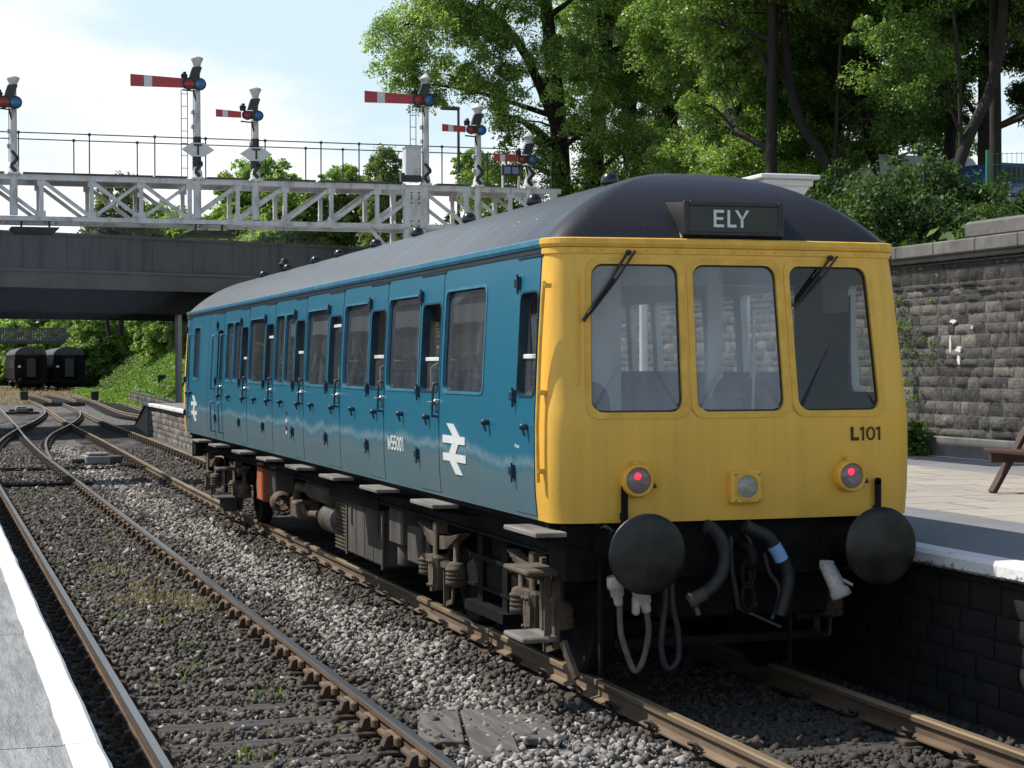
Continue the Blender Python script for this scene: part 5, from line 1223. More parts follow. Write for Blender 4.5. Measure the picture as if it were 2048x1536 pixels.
def gcol(x, name='column'):
    mb = MB()
    for dx in (-.20, .20):
        mb.box(x + dx - .05, x + dx + .05, GY0 - .1, GY0 + .1, .9, ZT - .05); mb.box(x + dx - .05, x + dx + .05, GYB - .1, GYB + .1, .9, ZT - .05)
    mb.box(x - .16, x + .16, GY0 - .115, GY0 - .10, ZLW - .1, ZT - .05); mb.box(x - .30, x + .30, GY0 - .12, GY0 - .105, ZLW + .45, ZLW + .75)
    for z in lin(1.2, ZLW - .2, .55):
        mb.bar((x - .2, GY0 - .06, z), (x + .2, GY0 - .06, z + .4), .02, .06); mb.bar((x + .2, GY0 - .05, z), (x - .2, GY0 - .05, z + .4), .02, .06); mb.bar((x - .2, GY0, z), (x - .2, GYB, z + .4), .02, .06)
    for s in (-1, 1): mb.bar((x + s * .22, GY0, ZLW - 1.0), (x + s * 1.1, GY0, ZLW - .05), .06, .09)
    for zz in (ZT - .14, ZT - .28, ZLW + .52, ZLW + .68, ZLW + .1, ZLW - .02):
        for dx in (-.09, .09): mb.lathe([(.022, 0), (.018, .018), (0, .02)], (x + dx, GY0 - .118, zz), (0, -1, 0), 6, 1)
    mb.box(x - .5, x + .5, GY0 - .3, GYB + .3, .6, .98)
    return mb.build(name, [MT['offwhite'], MT['sigblack']], gt)
gcol(5.42); gcol(-8.6)
# black soffit lamp shields hanging under the girder
for x in (-3.2, .62):
    mb = MB(); mb.prism([(-.52, -.22), (.52, -.22), (.40, -.34), (-.40, -.34)] if x < 0 else [(-.62, -.34), (.62, -.34), (.40, -.22), (-.40, -.22)], lambda u, v: (x + u, GY0 - .25, ZLW + v), lambda u, v: (x + u, GYB, ZLW + v + .04)); mb.bar((x - .3, GY0, ZLW), (x - .3, GY0, ZLW - .24), .04, .04); mb.bar((x + .3, GY0, ZLW), (x + .3, GY0, ZLW - .24), .04, .04); mb.build('smoke_plate', MT['plank'], gt)
# pale equipment cabinet and twin dark indicator
eb = thing('equipment_cabinet', 'pale grey equipment cabinet standing on the gantry beside the tall right hand signal', 'cabinet', (5.36, GY0 - .05, ZT + .12))
mb = MB(); mb.box(-.19, .19, -.16, .16, .14, .78, 0, .01); mb.box(-.21, .21, -.18, .18, .78, .81); mb.build('casing', MT['offwhite'], eb); mb = MB(); mb.box(-.2, .2, -.12, .12, 0.0, .14); mb.box(-.28, -.2, -.08, .08, 0, .2); mb.build('feet', MT['sigblack'], eb)
ind = thing('route_indicator', 'small black twin panel route indicator on two white legs at the right of the gantry', 'indicator', (7.78, GY0 - .08, ZT + .03))
mb = MB(); mb.box(-.23, .23, -.05, .07, .30, .54, 0, .01); mb.build('casing', MT['sigblack'], ind); mb = MB(); mb.box(-.18, -.02, -.06, -.048, .34, .50); mb.box(.02, .18, -.06, -.048, .34, .50); mb.build('panel', MT['lens_pale'] if 'lens_pale' in MT else M('pale_blue_panel', (.18, .22, .42), (.22, .26, .46), 4, .3), ind)
for q in (-.2, .2): mb = MB(); mb.box(q - .02, q + .02, -.03, .03, 0, .3); mb.build('leg', MT['offwhite'], ind)

# ---- semaphore signals; arms point left, blue glass over the post
def semaphore(x, top, zarm, main, label, cap='bowl', sign=None, black=False, ladder=False, zb=ZLW + .05):
    t = thing('semaphore_signal', label, 'signal', (x, GY0 - .02, 0), 0, 'semaphore signals on the gantry')
    y = 0
    p = MB(); p.lathe([(.088, zb), (.085, ZT), (.078, zarm - .3), (.07, top - .32)], (0, 0, 0), (0, 0, 1), 16)
    p.box(-.13, .13, -.13, .13, ZT + .03, ZT + .09, 0, .01); p.lathe([(.12, ZT + .09), (.11, ZT + .22), (.088, ZT + .26)], (0, 0, 0), (0, 0, 1), 16)
    for z in (zarm - .62, zarm - .95): p.box(-.14, .0, -.05, .05, z - .05, z + .05, 0, .02)
    p.build('post', MT['offwhite'], t)
    f = MB()
    if cap == 'bowl': f.lathe([(.07, top - .34), (.075, top - .24), (.10, top - .15), (.14, top - .07), (.145, top - .04), (.10, top - .02), (.08, top), (0, top + .01)], (0, 0, 0), (0, 0, 1), 18)
    else: f.lathe([(.085, top - .34), (.095, top - .22), (.10, top - .18), (.15, top - .15), (.155, top - .13), (.09, top - .08), (.03, top - .02), (0, top)], (0, 0, 0), (0, 0, 1), 18)
    f.build('finial', MT['offwhite'], t)
    L = (1.50, .27, .21) if main else (.92, .17, .14)     # reach, height at tip, height near post
    s = 1.0 if main else .72; ya = -.16
    reach, h1, h2 = L; xi = -.30 * (1 if main else 1.15)
    a = MB(); a.prism([(-reach, zarm + h1 / 2 + .02), (xi, zarm + h2 / 2), (xi, zarm - h2 / 2), (-reach, zarm - h1 / 2 + .02)], lambda u, v: (u, ya - .012, v), lambda u, v: (u, ya + .012, v))
    ao = a.build('arm', MT['sigred'], t)
    w0, w1 = (-reach + .30, -reach + .48) if main else (-reach + .15, -reach + .27)
    hb = lambda u: h2 / 2 + (h1 - h2) / 2 * ((xi - u) / (reach + xi)); zc = lambda u: zarm + .02 * (xi - u) / (reach + xi)
    b = MB(); b.prism([(w0, zc(w0) + hb(w0)), (w1, zc(w1) + hb(w1)), (w1, zc(w1) - hb(w1)), (w0, zc(w0) - hb(w0))], lambda u, v: (u, ya - .016, v), lambda u, v: (u, ya + .016, v)); b.build('arm_band', MT['white'], ao)
    sp = MB()      # cast spectacle plate with two glasses
    sp.prism(rrect(-.12, zarm - .0, .46 if main else .42, .30 * (.85 if main else .62), .08), lambda u, v: (u, ya - .03, v), lambda u, v: (u, ya + .02, v))
    for cx, rr in ((.045, .125 * (1 if main else .82)), (-.20, .12 * (1 if main else .75))):
        sp.lathe([(rr - .02, -.04), (rr, -.045), (rr + .015, -.03), (rr + .015, .02)], (cx, ya, zarm - .01), (0, 1, 0), 24)
    sp.bar((-.1, ya + .05, zarm - .14), (.0, -.02, zarm - .5), .025, .03); sp.bar((-.36, ya, zarm - .15), (-.06, ya, zarm - .17), .03, .03)
    so = sp.build('spectacle', MT['sigblack'], t)
    for nm, cx, rr, m_ in (('blue_glass', .045, .125 * (1 if main else .82), 'lens_blue'), ('red_glass', -.20, .12 * (1 if main else .75), 'lens_red')):
        g = MB(); g.lathe([(rr - .012, -.038), (rr * .5, -.052), (0, -.056)], (cx, ya, zarm - .01), (0, 1, 0), 24); g.build(nm, MT[m_], so)
    lm = MB(); # lamp case and sheet metal back shield above the glasses
    lm.prism([(-.20, zarm + .12), (.02, zarm + .12), (.05, zarm + .24), (.09, zarm + .36), (.07, zarm + .39), (-.12, zarm + .37), (-.16, zarm + .26)], lambda u, v: (u, ya - .02, v), lambda u, v: (u, ya + .10, v))
    lm.lathe([(.07, 0), (.07, .07), (.09, .08), (.05, .12), (.05, .16), (0, .17)], (-.30, ya + .05, zarm + .10), (0, 0, 1), 12)
    lm.build('lamp', MT['sigblack'], t)
    bk = MB(); bk.bar((-.04, -.1, ZT + .55), (.10, -.1, ZT + .38), .05, .06); bk.bar((.10, -.1, ZT + .38), (-.06, -.1, ZT + .22), .05, .07); bk.bar((-.06, -.1, ZT + .22), (.04, -.1, ZT + .1), .06, .08); bk.tube([(-.10, -.1, ZT + .3), (-.10, -.1, zarm - .1)], .008, 5); bk.build('crank', MT['sigblack'], t)
    if black: k = MB(); k.lathe([(.0905, ZT + .32), (.088, ZT + 1.0)], (0, 0, 0), (0, 0, 1), 16); k.build('black_band', MT['sigblack'], t)
    if sign:
        z = sign; sg = MB(); sg.prism([(-.37, z), (-.14, z + .155), (.14, z + .155), (.37, z), (.14, z - .155), (-.14, z - .155)], lambda u, v: (u, -.13, v), lambda u, v: (u, -.115, v)); go = sg.build('lozenge_sign', MT['white'], t)
        tt = MB(); tt.box(-.095, .095, -.14, -.131, z + .085, z + .125); tt.box(-.022, .022, -.141, -.1315, z - .12, z + .0849); tt.build('sign_letter', MT['sigblack'], go)
    if ladder:
        l = MB()
        for dx in (-.34, -.20): l.tube([(dx, .12, ZT + .1), (dx, .12, zarm - .12)], .010, 5)
        z = ZT + .3
        while z < zarm - .1: l.tube([(-.34, .12, z), (-.20, .12, z)], .008, 5); z += .28
        l.build('ladder', MT['handrail'], t)
    return t
semaphore(-3.66, 8.72, 8.13, True, 'leftmost semaphore signal with its arm cut off by the picture edge')
semaphore(.36, 9.34, 8.70, True, 'tallest semaphore signal with long red arm and a T lozenge sign on its post', sign=7.22, black=True, ladder=True)
semaphore(1.68, 8.70, 8.04, False, 'short armed semaphore signal with a T lozenge sign on its post', sign=7.16, black=True)
semaphore(5.70, 9.20, 8.55, True, 'tall long armed semaphore signal beside the pale cabinet, with ladder', cap='cap', ladder=True)
semaphore(6.98, 8.56, 7.90, False, 'short armed semaphore signal right of the cabinet, second from the right end', cap='cap')
semaphore(8.25, 7.92, 7.24, False, 'lowest semaphore signal at the right end of the gantry', cap='cap')

# ------------------------------------------------------------------ ROAD BRIDGE (skewed) and FAR FOOTBRIDGE
ang = math.atan(.40)
rb = thing('road_bridge', 'flat grey concrete road bridge with panelled parapet crossing behind the gantry', 'bridge', (-3.0, 58, 0), ang)
MT['conc_dk'] = M('weathered_dark_concrete', (.050, .045, .040), (.096, .087, .078), 1.6, .85, stretch=(1, 1, .12), bmp=.15, bscale=6, c3=(.070, .063, .057))
MT['conc_mid'] = M('bridge_beam_concrete', (.095, .087, .079), (.14, .13, .118), .8, .85, stretch=(1, 1, .3))
MT['conc_pale'] = M('pale_concrete_pier', (.42, .41, .39), (.33, .32, .30), 1.2, .85, stretch=(1, 1, .3))
MT['soffit'] = M('dark_bridge_soffit', (.012, .012, .014), (.022, .022, .022), 2, .9)  # near-black colour puts in the shade below the deck
mb = MB()
for k in range(26): x = -24 + k * 1.78; mb.box(x + .012, x + 1.768, .0, .28, 5.98, 7.22)
mb.box(-24, 23, .03, .2, 5.96, 7.20); mb.box(-24, 23, 11.7, 12, 5.96, 7.25); mb.build('parapet', MT['conc_dk'], rb)
mb = MB(); mb.box(-24, 23, -.06, .34, 7.22, 7.33); mb.box(-24, 23, 11.65, 12.1, 7.25, 7.33); mb.build('parapet_coping', MT['conc_dk'], rb)
mb = MB(); mb.box(-24, 23, -.10, .5, 5.86, 5.96); mb.box(-24, 23, -.02, .5, 5.25, 5.86); mb.box(-24, 23, 11.5, 12, 5.25, 5.96); mb.build('edge_beam', MT['conc_mid'], rb)
mb = MB(); mb.box(-24, 23, .5, 11.5, 5.3, 5.7)
for k in range(7): mb.box(-24, 23, .9 + k * 1.62, 1.35 + k * 1.62, 4.38, 5.32)
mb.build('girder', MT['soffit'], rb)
mb = MB()
mb.box(7.93, 8.10, 1.0, 1.25, -.2, 4.38); mb.build('pier', MT['conc_pale'], rb)
mb = MB(); mb.box(16, 23, .4, 11.6, -.2, 5.3); mb.box(-24, -12, .4, 11.6, -.2, 5.3); mb.build('abutment', MT['conc_dk'], rb)
fb = thing('footbridge', 'distant grey slatted footbridge above the parked coaches', 'footbridge', (0, 176, 0), -.02)
mb = MB(); mb.box(-24, 13, 0, .12, 4.75, 4.95); mb.box(-24, 13, 2, 2.12, 4.75, 4.95)
for k in range(150): mb.box(-24 + k * .245, -24 + k * .245 + .19, 0, .06, 4.95, 6.05)
mb.box(-24, 13, -.04, .1, 6.05, 6.15); mb.build('railing', M('grey_weathered_slats', (.16, .15, .145), (.10, .095, .09), 2, .85), fb)
mb = MB(); mb.box(-24, 13, .05, 2.1, 4.55, 4.75)
for x in (-7,): mb.box(x, x + .4, .4, 1.6, -.2, 4.6)
mb.build('deck', MT['conc_dk'], fb)
sw = thing('low_wall', 'low dark stone wall at the foot of the green bank beyond the bridge', 'wall', (0, 0, 0))
block_wall('stone_face', 0, 74, 112, -.2, .75, MT['wallstone'], -1, .2, .3, .4, .9, .06, sw, fx=lambda y: 5.75 + (y - 80) * .045)

# ------------------------------------------------------------------ PARKED COACHES
def coach(x, label, bodyc, endc, y=150, rz=0.0):
    t = thing('railway_coach', label, 'railway coach', (x, y, .50), rz, 'coaches parked in the distance')
    L = 20; w = 1.36; sec = [(-1.33, .75), (-w, 1.5), (-1.34, 2.4), (-1.26, 2.85)]
    arc = [(-1.26 * math.cos(a), 2.85 + .68 * math.sin(a)) for a in [k * math.pi / 14 for k in range(1, 14)]]
    full = sec + arc + [(-a, b) for a, b in sec[::-1]]
    mb = MB(); mb.prism([s for s in sec] + [(-a, b) for a, b in sec[::-1]], lambda u, v: (u, 0, v), lambda u, v: (u, L, v)); mb.build('body', bodyc, t)
    mb = MB(); mb.prism([(-1.30, 2.82)] + arc + [(1.30, 2.82)], lambda u, v: (u * 1.02, -.03, v), lambda u, v: (u * 1.02, L, v)); mb.build('roof', MT['roof_grey'], t)
    mb = MB(); mb.box(-.55, .55, -.45, -.002, .8, 2.75, 0, .05); mb.box(-.38, .38, -.48, -.45, .9, 2.55); mb.build('gangway', endc, t)
    mb = MB(); mb.box(-.36, .36, -.49, -.481, .95, 2.5); mb.build('gangway_door', MT['sigblack'], t)
    for s in (-1, 1):
        mb = MB(); mb.lathe([(.1, 0), (.1, .4), (.22, .42), (.22, .47), (0, .5)], (s * .87, -.0, .62), (0, -1, 0), 14); mb.build('buffer', MT['black'], t)
        mb = MB(); mb.box(s * .95 - .12, s * .95 + .12, -.03, -.002, 1.72, 1.92, 0); mb.build('lamp_bracket', MT['offwhite'] if s < 0 else endc, t)
    mb = MB(); mb.box(-1.25, 1.25, -.05, .1, .35, .78); mb.box(-1.2, 1.2, .1, L - .1, .5, .76); mb.build('buffer_beam', MT['black'], t)
    for yy in (1.2, 3.6, 16.4, 18.8):
        mb = MB()
        for s in (-1, 1): mb.lathe([(0, 0), (.45, 0), (.45, .12), (0, .12)], (s * .75 - .06, yy, -.04), (1, 0, 0), 20)
        mb.box(-1.1, 1.1, yy - .5, yy + .5, .0, .35); mb.build('wheelset', MT['black'], t)
    for k in range(7):
        yy = 1.6 + k * 2.6
        mb = MB(); mb.box(-1.372, 1.372, yy, yy + 1.4, 1.65, 2.4); mb.build('window', MT['sigblack'], t)
    return t
MT['roof_grey'] = M('dull_coach_roof', (.07, .07, .07), (.04, .04, .04), 3, .6)
MT['maroon'] = M('dull_maroon_coach', (.014, .009, .009), (.010, .007, .007), 3, .7, spec=.1)
MT['dkend'] = M('shaded_coach_end', (.005, .0045, .005), (.009, .008, .009), 3, .7, spec=.08)  # end coloured almost black to paint in its shade
MT['navy'] = M('dark_navy_coach', (.006, .006, .012), (.008, .008, .014), 3, .7, spec=.1)
MT['stonegrey'] = M('pale_grey_coach', (.40, .39, .37), (.30, .29, .28), 3, .5)
c1 = coach(2.85, 'dark maroon end of the left hand parked coach in the distance', MT['maroon'], MT['dkend'], 150, .0)
c2 = coach(6.15, 'dark navy end of the right hand parked coach in the distance', MT['navy'], MT['dkend'], 152, -.005)
c3 = coach(-.9, 'red brown coach standing behind, left of the other two distant coaches', MT['maroon'], MT['dkend'], 172, .10)

# ------------------------------------------------------------------ TREES
MT['bark'] = M('dark_tree_bark', (.016, .013, .011), (.040, .032, .025), 6, .9, stretch=(2, 2, .4), bmp=.6, bscale=14)
MT['leaf_ash'] = leafmat('ash_leaves', [(.12, (.032, .068, .016)), (.36, (.125, .20, .05)), (.58, (.27, .37, .115)), (.87, (.55, .63, .31))], .54, rough=.36)
MT['leaf_maple'] = leafmat('maple_leaves', [(.12, (.022, .050, .011)), (.38, (.080, .145, .032)), (.62, (.185, .28, .072)), (.90, (.45, .54, .23))], .47, rough=.34)
MT['leaf_birch'] = leafmat('birch_leaves', [(.12, (.08, .105, .045)), (.4, (.15, .19, .075)), (.65, (.22, .26, .11)), (.9, (.30, .34, .17))], .45)
MT['leaf_lime'] = leafmat('fresh_shrub_leaves', [(.12, (.05, .10, .012)), (.4, (.11, .20, .022)), (.65, (.19, .31, .035)), (.9, (.30, .42, .07))], .40)
MT['leaf_shade'] = leafmat('shaded_shrub_leaves', [(.12, (.012, .030, .009)), (.42, (.035, .075, .018)), (.66, (.09, .16, .04)), (.9, (.24, .33, .11))], .35)  # dark greens carry the shade of the trees above
MT['leaf_under'] = leafmat('undergrowth_leaves', [(.12, (.025, .055, .012)), (.4, (.065, .13, .022)), (.65, (.15, .24, .04)), (.9, (.28, .37, .10))], .36)
def leaves(C, Rr, per, size, droop=.3, flat=.6):
    """C (n,3) clump centres, Rr (n,) radii -> quads"""
    n = len(C); k = per; N_ = n * k
    d = rng.normal(size=(N_, 3)); d /= np.linalg.norm(d, axis=1, keepdims=True); r = rng.random(N_) ** .5
    off = d * (r * np.repeat(Rr, k))[:, None]; off[:, 2] *= flat; off[:, 2] -= droop * (off[:, 0] ** 2 + off[:, 1] ** 2) / np.repeat(Rr, k)
    p = np.repeat(C, k, 0) + off
    nrm = rng.normal(size=(N_, 3)) * .75 + d * .55 + np.array([-.15, -.1, .75]); nrm /= np.linalg.norm(nrm, axis=1, keepdims=True)
    t = rng.normal(size=(N_, 3)); t[:, 2] -= .5; t -= nrm * (t * nrm).sum(1, keepdims=True); t /= np.linalg.norm(t, axis=1, keepdims=True); b = np.cross(nrm, t)
    s = size * rng.uniform(.6, 1.3, N_)[:, None]
    v = np.empty((N_, 4, 3)); v[:, 0] = p - t * s; v[:, 1] = p + b * s * .52 + t * s * .1; v[:, 2] = p + t * s * 1.05 - nrm * s * .25; v[:, 3] = p - b * s * .52 + t * s * .1
    tone = np.clip(np.repeat(rng.uniform(0, .9, n), k) * .42 + .68 * rng.random(N_) ** 1.5, 0, 1)
    return v.reshape(-1, 3), (np.arange(N_) * 4)[:, None] + np.arange(4)[None], tone
def tree(name, label, cat, loc, trunks, blobs, per, size, leaf, rz=0, group=None, sc=(1, 1, 1), branch=.16, droop=.3, flat=.6, dens=1.0):
    """trunks: list of [(x,y,z,r), ...]; blobs: (x,y,z,rx,ry,rz,n)"""
    t = thing(name, label, cat, loc, rz, group); t.scale = sc
    mb = MB(); TP = []
    for tr in trunks:
        P = smooth_pts([q[:3] for q in tr], 4); rr = np.interp(np.linspace(0, 1, len(P)), np.linspace(0, 1, len(tr)), [q[3] for q in tr]); mb.tube(P, list(rr), 9); TP += [(p, r) for p, r in zip(P, rr)]
    C = []; Rr = []
    for (bx_, by_, bz_, rx, ry, rzz, n) in blobs:
        n = max(6, int(n * dens)); d = rng.normal(size=(n, 3)); d /= np.linalg.norm(d, axis=1, keepdims=True); r = rng.uniform(.25, 1.0, n) ** .45
        c = np.array([bx_, by_, bz_]) + d * r[:, None] * np.array([rx, ry, rzz]); C.append(c); Rr.append(rng.uniform(.20, .58, n) * min(1.0, (rx + ry) / 4 + .35))
        # limbs into the blob
        for j in range(max(2, int(n * branch / 8))):
            tgt = Vector(c[rng.integers(0, n)]); best = min(TP, key=lambda q: (q[0] - tgt).length + max(0, q[0].z - tgt.z + .6) * 1.5); a = best[0]
            mid = a.lerp(tgt, .5) + Vector((random.uniform(-.3, .3), random.uniform(-.3, .3), random.uniform(.0, .5))); r0 = min(best[1] * .6, .11)
            mb.tube(smooth_pts([a, mid, tgt], 4), list(np.linspace(r0, .012, 9)), 6)
            for q in range(3):
                t2 = Vector(c[rng.integers(0, n)])
                if (t2 - mid).length < 2.2: mb.tube([mid, mid.lerp(t2, .5) + Vector((0, 0, .15)), t2], [r0 * .45, r0 * .25, .008], 5)
    mb.build('trunk', MT['bark'], t)
    v, f, tone_ = leaves(np.concatenate(C), np.concatenate(Rr), per, size, droop, flat)
    np_mesh('crown', v, f, leaf, {'tone': tone_}, t)
    return t
GZ_ = lambda x, y: float(height(x, y))
# the big ash: twin stems, long hanging limbs to the left
ash = tree('ash_tree', 'tall ash tree with drooping limbs reaching left over the gantry', 'tree', (12.0, 37, 4.6),
    [[(-.6, 0, 0, .30), (-.5, 0, 3, .27), (-.7, .1, 6, .22), (-1.0, .2, 9, .15), (-1.3, 0, 12, .06)], [(.35, 0, 0, .30), (.5, .1, 3, .26), (.8, 0, 6.5, .2), (1.2, .1, 9.5, .12), (1.5, .2, 12.5, .05)],
     [(-.55, 0, 4.2, .16), (-2, -.4, 6.8, .12), (-3.8, -.6, 7.6, .07), (-5.2, -.7, 6.9, .03)]],
    [(-4.2, -.6, 6.4, 1.9, 1.8, 1.6, 150), (-3.0, -.2, 8.6, 2.2, 2.2, 1.7, 190), (-1.2, -.8, 5.2, 2.1, 1.8, 2.0, 150), (-.5, 0, 11, 3.4, 2.8, 2.4, 330), (1.8, -.6, 7.2, 2.3, 2.2, 2.4, 230), (-1.8, -.5, 2.5, 1.7, 1.6, 1.3, 90), (1.4, -.8, 3.3, 1.7, 1.5, 1.6, 120), (-.2, .4, 1.2, 2.2, 1.2, 1.1, 70)],
    270, .044, MT['leaf_ash'], branch=.35, droop=.7, dens=.80)
# bushy sycamores behind the railcar and the wall
syc = tree('sycamore_tree', 'broad bushy sycamore behind the railcar roof, right of the big ash', 'tree', (15.4, 33, 4.8),
    [[(0, 0, 0, .24), (.1, 0, 3, .2), (0, .1, 6, .15), (.2, .1, 10, .06)], [(.8, .3, 0, .16), (1.4, .2, 4, .12), (2.0, .2, 8, .05)], [(-.8, .2, 0, .15), (-1.3, .1, 4, .11), (-1.8, .2, 8, .05)]],
    [(0, -.3, 9.5, 2.9, 2.4, 2.2, 270), (-1.8, -.5, 6.5, 1.9, 1.8, 1.7, 150), (1.7, -.6, 6.8, 2.0, 1.8, 1.8, 170), (.1, -.9, 4.4, 2.2, 1.6, 1.5, 160), (-1.6, -.4, 2.6, 1.5, 1.4, 1.2, 80), (1.7, -.5, 2.8, 1.6, 1.4, 1.3, 90)],
    270, .046, MT['leaf_ash'], branch=.25, droop=.6, dens=.84)
map_ = tree('maple_tree', 'dark maple with a bare leaning trunk above the wall coping at the right', 'tree', (13.2, 18.6, 4.9),
    [[(-.25, 0, 0, .14), (-.2, 0, 1.0, .12), (.15, 0, 1.9, .11), (.65, .1, 2.8, .105), (.9, .1, 4.5, .09), (1.0, .1, 8, .05)], [(1.0, .6, -.2, .13), (1.02, .6, 2, .115), (1.0, .6, 5, .10), (1.1, .6, 9, .05)], [(-.1, 0, 1.5, .05), (-.15, 0, 3, .04), (-.3, .1, 5, .02)]],
    [(.7, .2, 6.6, 2.6, 2.3, 1.8, 250), (-1.2, -.2, 5.4, 1.7, 1.6, 1.2, 120), (2.2, 0, 5.2, 1.6, 1.6, 1.1, 110), (.4, .4, 8.6, 2.4, 2.2, 1.4, 170), (1.9, .2, 4.0, .7, .9, .5, 26), (-1.6, -.3, 3.2, 1.0, 1.0, .9, 40), (2.4, -.2, 3.0, .8, .8, .6, 22)],
    300, .038, MT['leaf_maple'], branch=.3, droop=.4, dens=.86)
def again(src, x, y, rz, s, label, dz=0):
    c = copy_tree(src, (x, y, GZ_(x, y) + dz), rz, (s, s, s), label); return c
again(ash, 16.5, 43, 2.1, 1.1, 'ash tree standing behind the bushy sycamores in the middle of the bank')
again(syc, 12.9, 28.5, 1.3, .92, 'bushy sycamore just above the destination box')
again(syc, 16.6, 27.5, 3.6, 1.05, 'leafy sycamore right of the destination box, dense and mid green')
again(map_, 12.9, 23.5, 2.4, 1.08, 'dark maple over the white canopy end, its trunk hidden by leaves')
again(map_, 15.6, 23.2, 4.2, 1.12, 'dark maple with two slim upright trunks, left of the leaning trunk')
again(map_, 17.6, 21.5, 1.1, 1.1, 'maple at the far right top corner of the picture', -1.3)
again(map_, 15.0, 28.0, .4, 1.25, 'tall dark maple behind the other maples, filling the top of the bank')
# beyond the bridge
birch = tree('birch_tree', 'thin grey green birch beyond the bridge, under the left part of the gantry', 'tree', (4.7, 92, 4.0),
    [[(0, 0, 0, .16), (.1, 0, 4, .12), (0, 0, 8, .05)], [(-.6, .3, 0, .12), (-1.0, .3, 3, .09), (-1.3, .2, 6, .03)]],
    [(0, 0, 7.3, 1.3, 1.2, 1.8, 80), (-1.1, 0, 5.3, 1.3, 1.2, 1.6, 75), (1.0, 0, 5.0, 1.4, 1.2, 1.7, 80), (0, 0, 3.2, 2.2, 1.4, 1.4, 90)],
    70, .12, MT['leaf_birch'], branch=.3, droop=.5, flat=1.0)
LATER = []
again(birch, 8.6, 90, 2.0, .98, 'thin birch beyond the bridge, behind the tallest signal post', -.6)
again(birch, 16.8, 80, 1.0, .8, 'thin birch beyond the bridge, behind the gantry column', -2.0)
for k, (x, y, s, lb) in enumerate(((15.6, 84, .66, 'low bush beyond the bridge parapet, right of the rounded tree'),)):
    LATER.append((x, y, k * 1.9, s, lb))
rnd_ = tree('round_tree', 'rounded dense green tree beyond the bridge, right of the second lozenge sign', 'tree', (13.6, 85, 5.2),
    [[(0, 0, 0, .25), (0, 0, 3, .2), (.1, 0, 6, .08)]],
    [(0, 0, 4.9, 2.3, 2.0, 1.9, 150), (-1.7, -.2, 3.2, 1.7, 1.6, 1.6, 90), (1.8, -.2, 3.2, 1.8, 1.6, 1.6, 95), (0, -.5, 2.0, 2.6, 1.6, 1.5, 110)],
    130, .11, MT['leaf_ash'], branch=.1)
again(rnd_, 10.6, 82, 2.0, .8, 'bright green bushy tree on the bank beyond the bridge, left of the rounded tree', -.6)
for a_ in LATER: again(rnd_, *a_, 1.1)
again(rnd_, 16.2, 62, 1.2, .42, 'small bright bush beside the bridge parapet end, above the railcar roof', 2.4)
for k, (x, y, s, lb) in enumerate(((14.0, 120, .95, 'leafy tree half way along the green bank seen under the bridge'), (11.5, 134, 1.05, 'leafy tree on the bank right of the parked coaches'), (8.5, 190, 1.3, 'tree behind the footbridge, above the right hand coach'), (3.5, 196, 1.2, 'tree behind the footbridge, above the left hand coach'), (14.0, 150, 1.3, 'tall tree behind the footbridge end on the bank'), (15.5, 118, 1.2, 'tree at the top of the bank, just under the bridge deck'))):
    again(rnd_, x, y, k * 1.7, s, lb, -1.2)
for k, (x, y, s, lb) in enumerate(((-13.5, 58, 1.0, 'unseen rounded tree left of the yard, nearest the left platform end'), (-15, 70, 1.2, 'unseen rounded tree left of the yard, second beyond the platform'), (-13, 84, 1.1, 'unseen rounded tree left of the yard, third beyond the platform'), (-16, 98, 1.3, 'unseen rounded tree left of the yard, opposite the low wall'), (-13, 116, 1.2, 'unseen rounded tree left of the yard, farthest from the platform'))):
    again(rnd_, x, y, k * 2.1, s, lb, -.5)  # trees added out of view for the side windows to reflect
for k, (x, y, s, lb) in enumerate(((7, 206, 2.0, 'big tree far behind the footbridge, left of the others'), (13, 202, 2.1, 'big tree far behind the right hand coach'), (19, 192, 2.2, 'big tree far up the bank behind the footbridge end'), (17, 160, 1.7, 'big tree on the bank top right of the coaches'), (21, 140, 1.8, 'big tree on the bank top, half way to the bridge'), (10.5, 172, 1.3, 'tree just right of the dark navy coach'), (1.5, 215, 1.5, 'far tree at the left end of the footbridge'))):
    again(rnd_, x, y, k * 1.3 + .4, s, lb, -1.5)
# shrubs
shrub = tree('shrub', 'pale lime green shrub right behind the railcar roof, under the ash', 'shrub', (12.0, 26.0, 4.75), [[(0, 0, 0, .05), (.1, 0, .8, .03), (.1, 0, 1.6, .01)], [(-.1, 0, 0, .05), (-.5, .1, .9, .02)], [(.1, 0, 0, .05), (.6, -.1, .9, .02)]],
    [(0, 0, 1.2, .9, .8, .8, 40), (-.8, 0, .8, .7, .7, .6, 26), (.8, 0, .8, .8, .7, .6, 28)], 130, .055, MT['leaf_lime'], branch=.2)
again(shrub, 10.7, 25.2, 1.0, 1.0, 'lime green shrub left of the destination box, over the roof')
again(shrub, 13.0, 24.6, 2.0, 1.1, 'lime green shrub right above the destination box')
shr2 = tree('shrub', 'glossy dark green shrub on the bank between the canopy end and the wall coping', 'shrub', (9.9, 14.6, 4.2), [[(0, 0, 0, .05), (.1, 0, .8, .03), (.1, 0, 1.6, .01)], [(-.1, 0, 0, .05), (-.5, .1, .9, .02)]],
    [(0, 0, 1.0, .9, 1.0, .8, 30), (-.6, .2, .5, .6, .8, .5, 18), (.6, 0, .7, .7, .8, .6, 20)], 120, .048, MT['leaf_shade'], branch=.3, droop=.5)
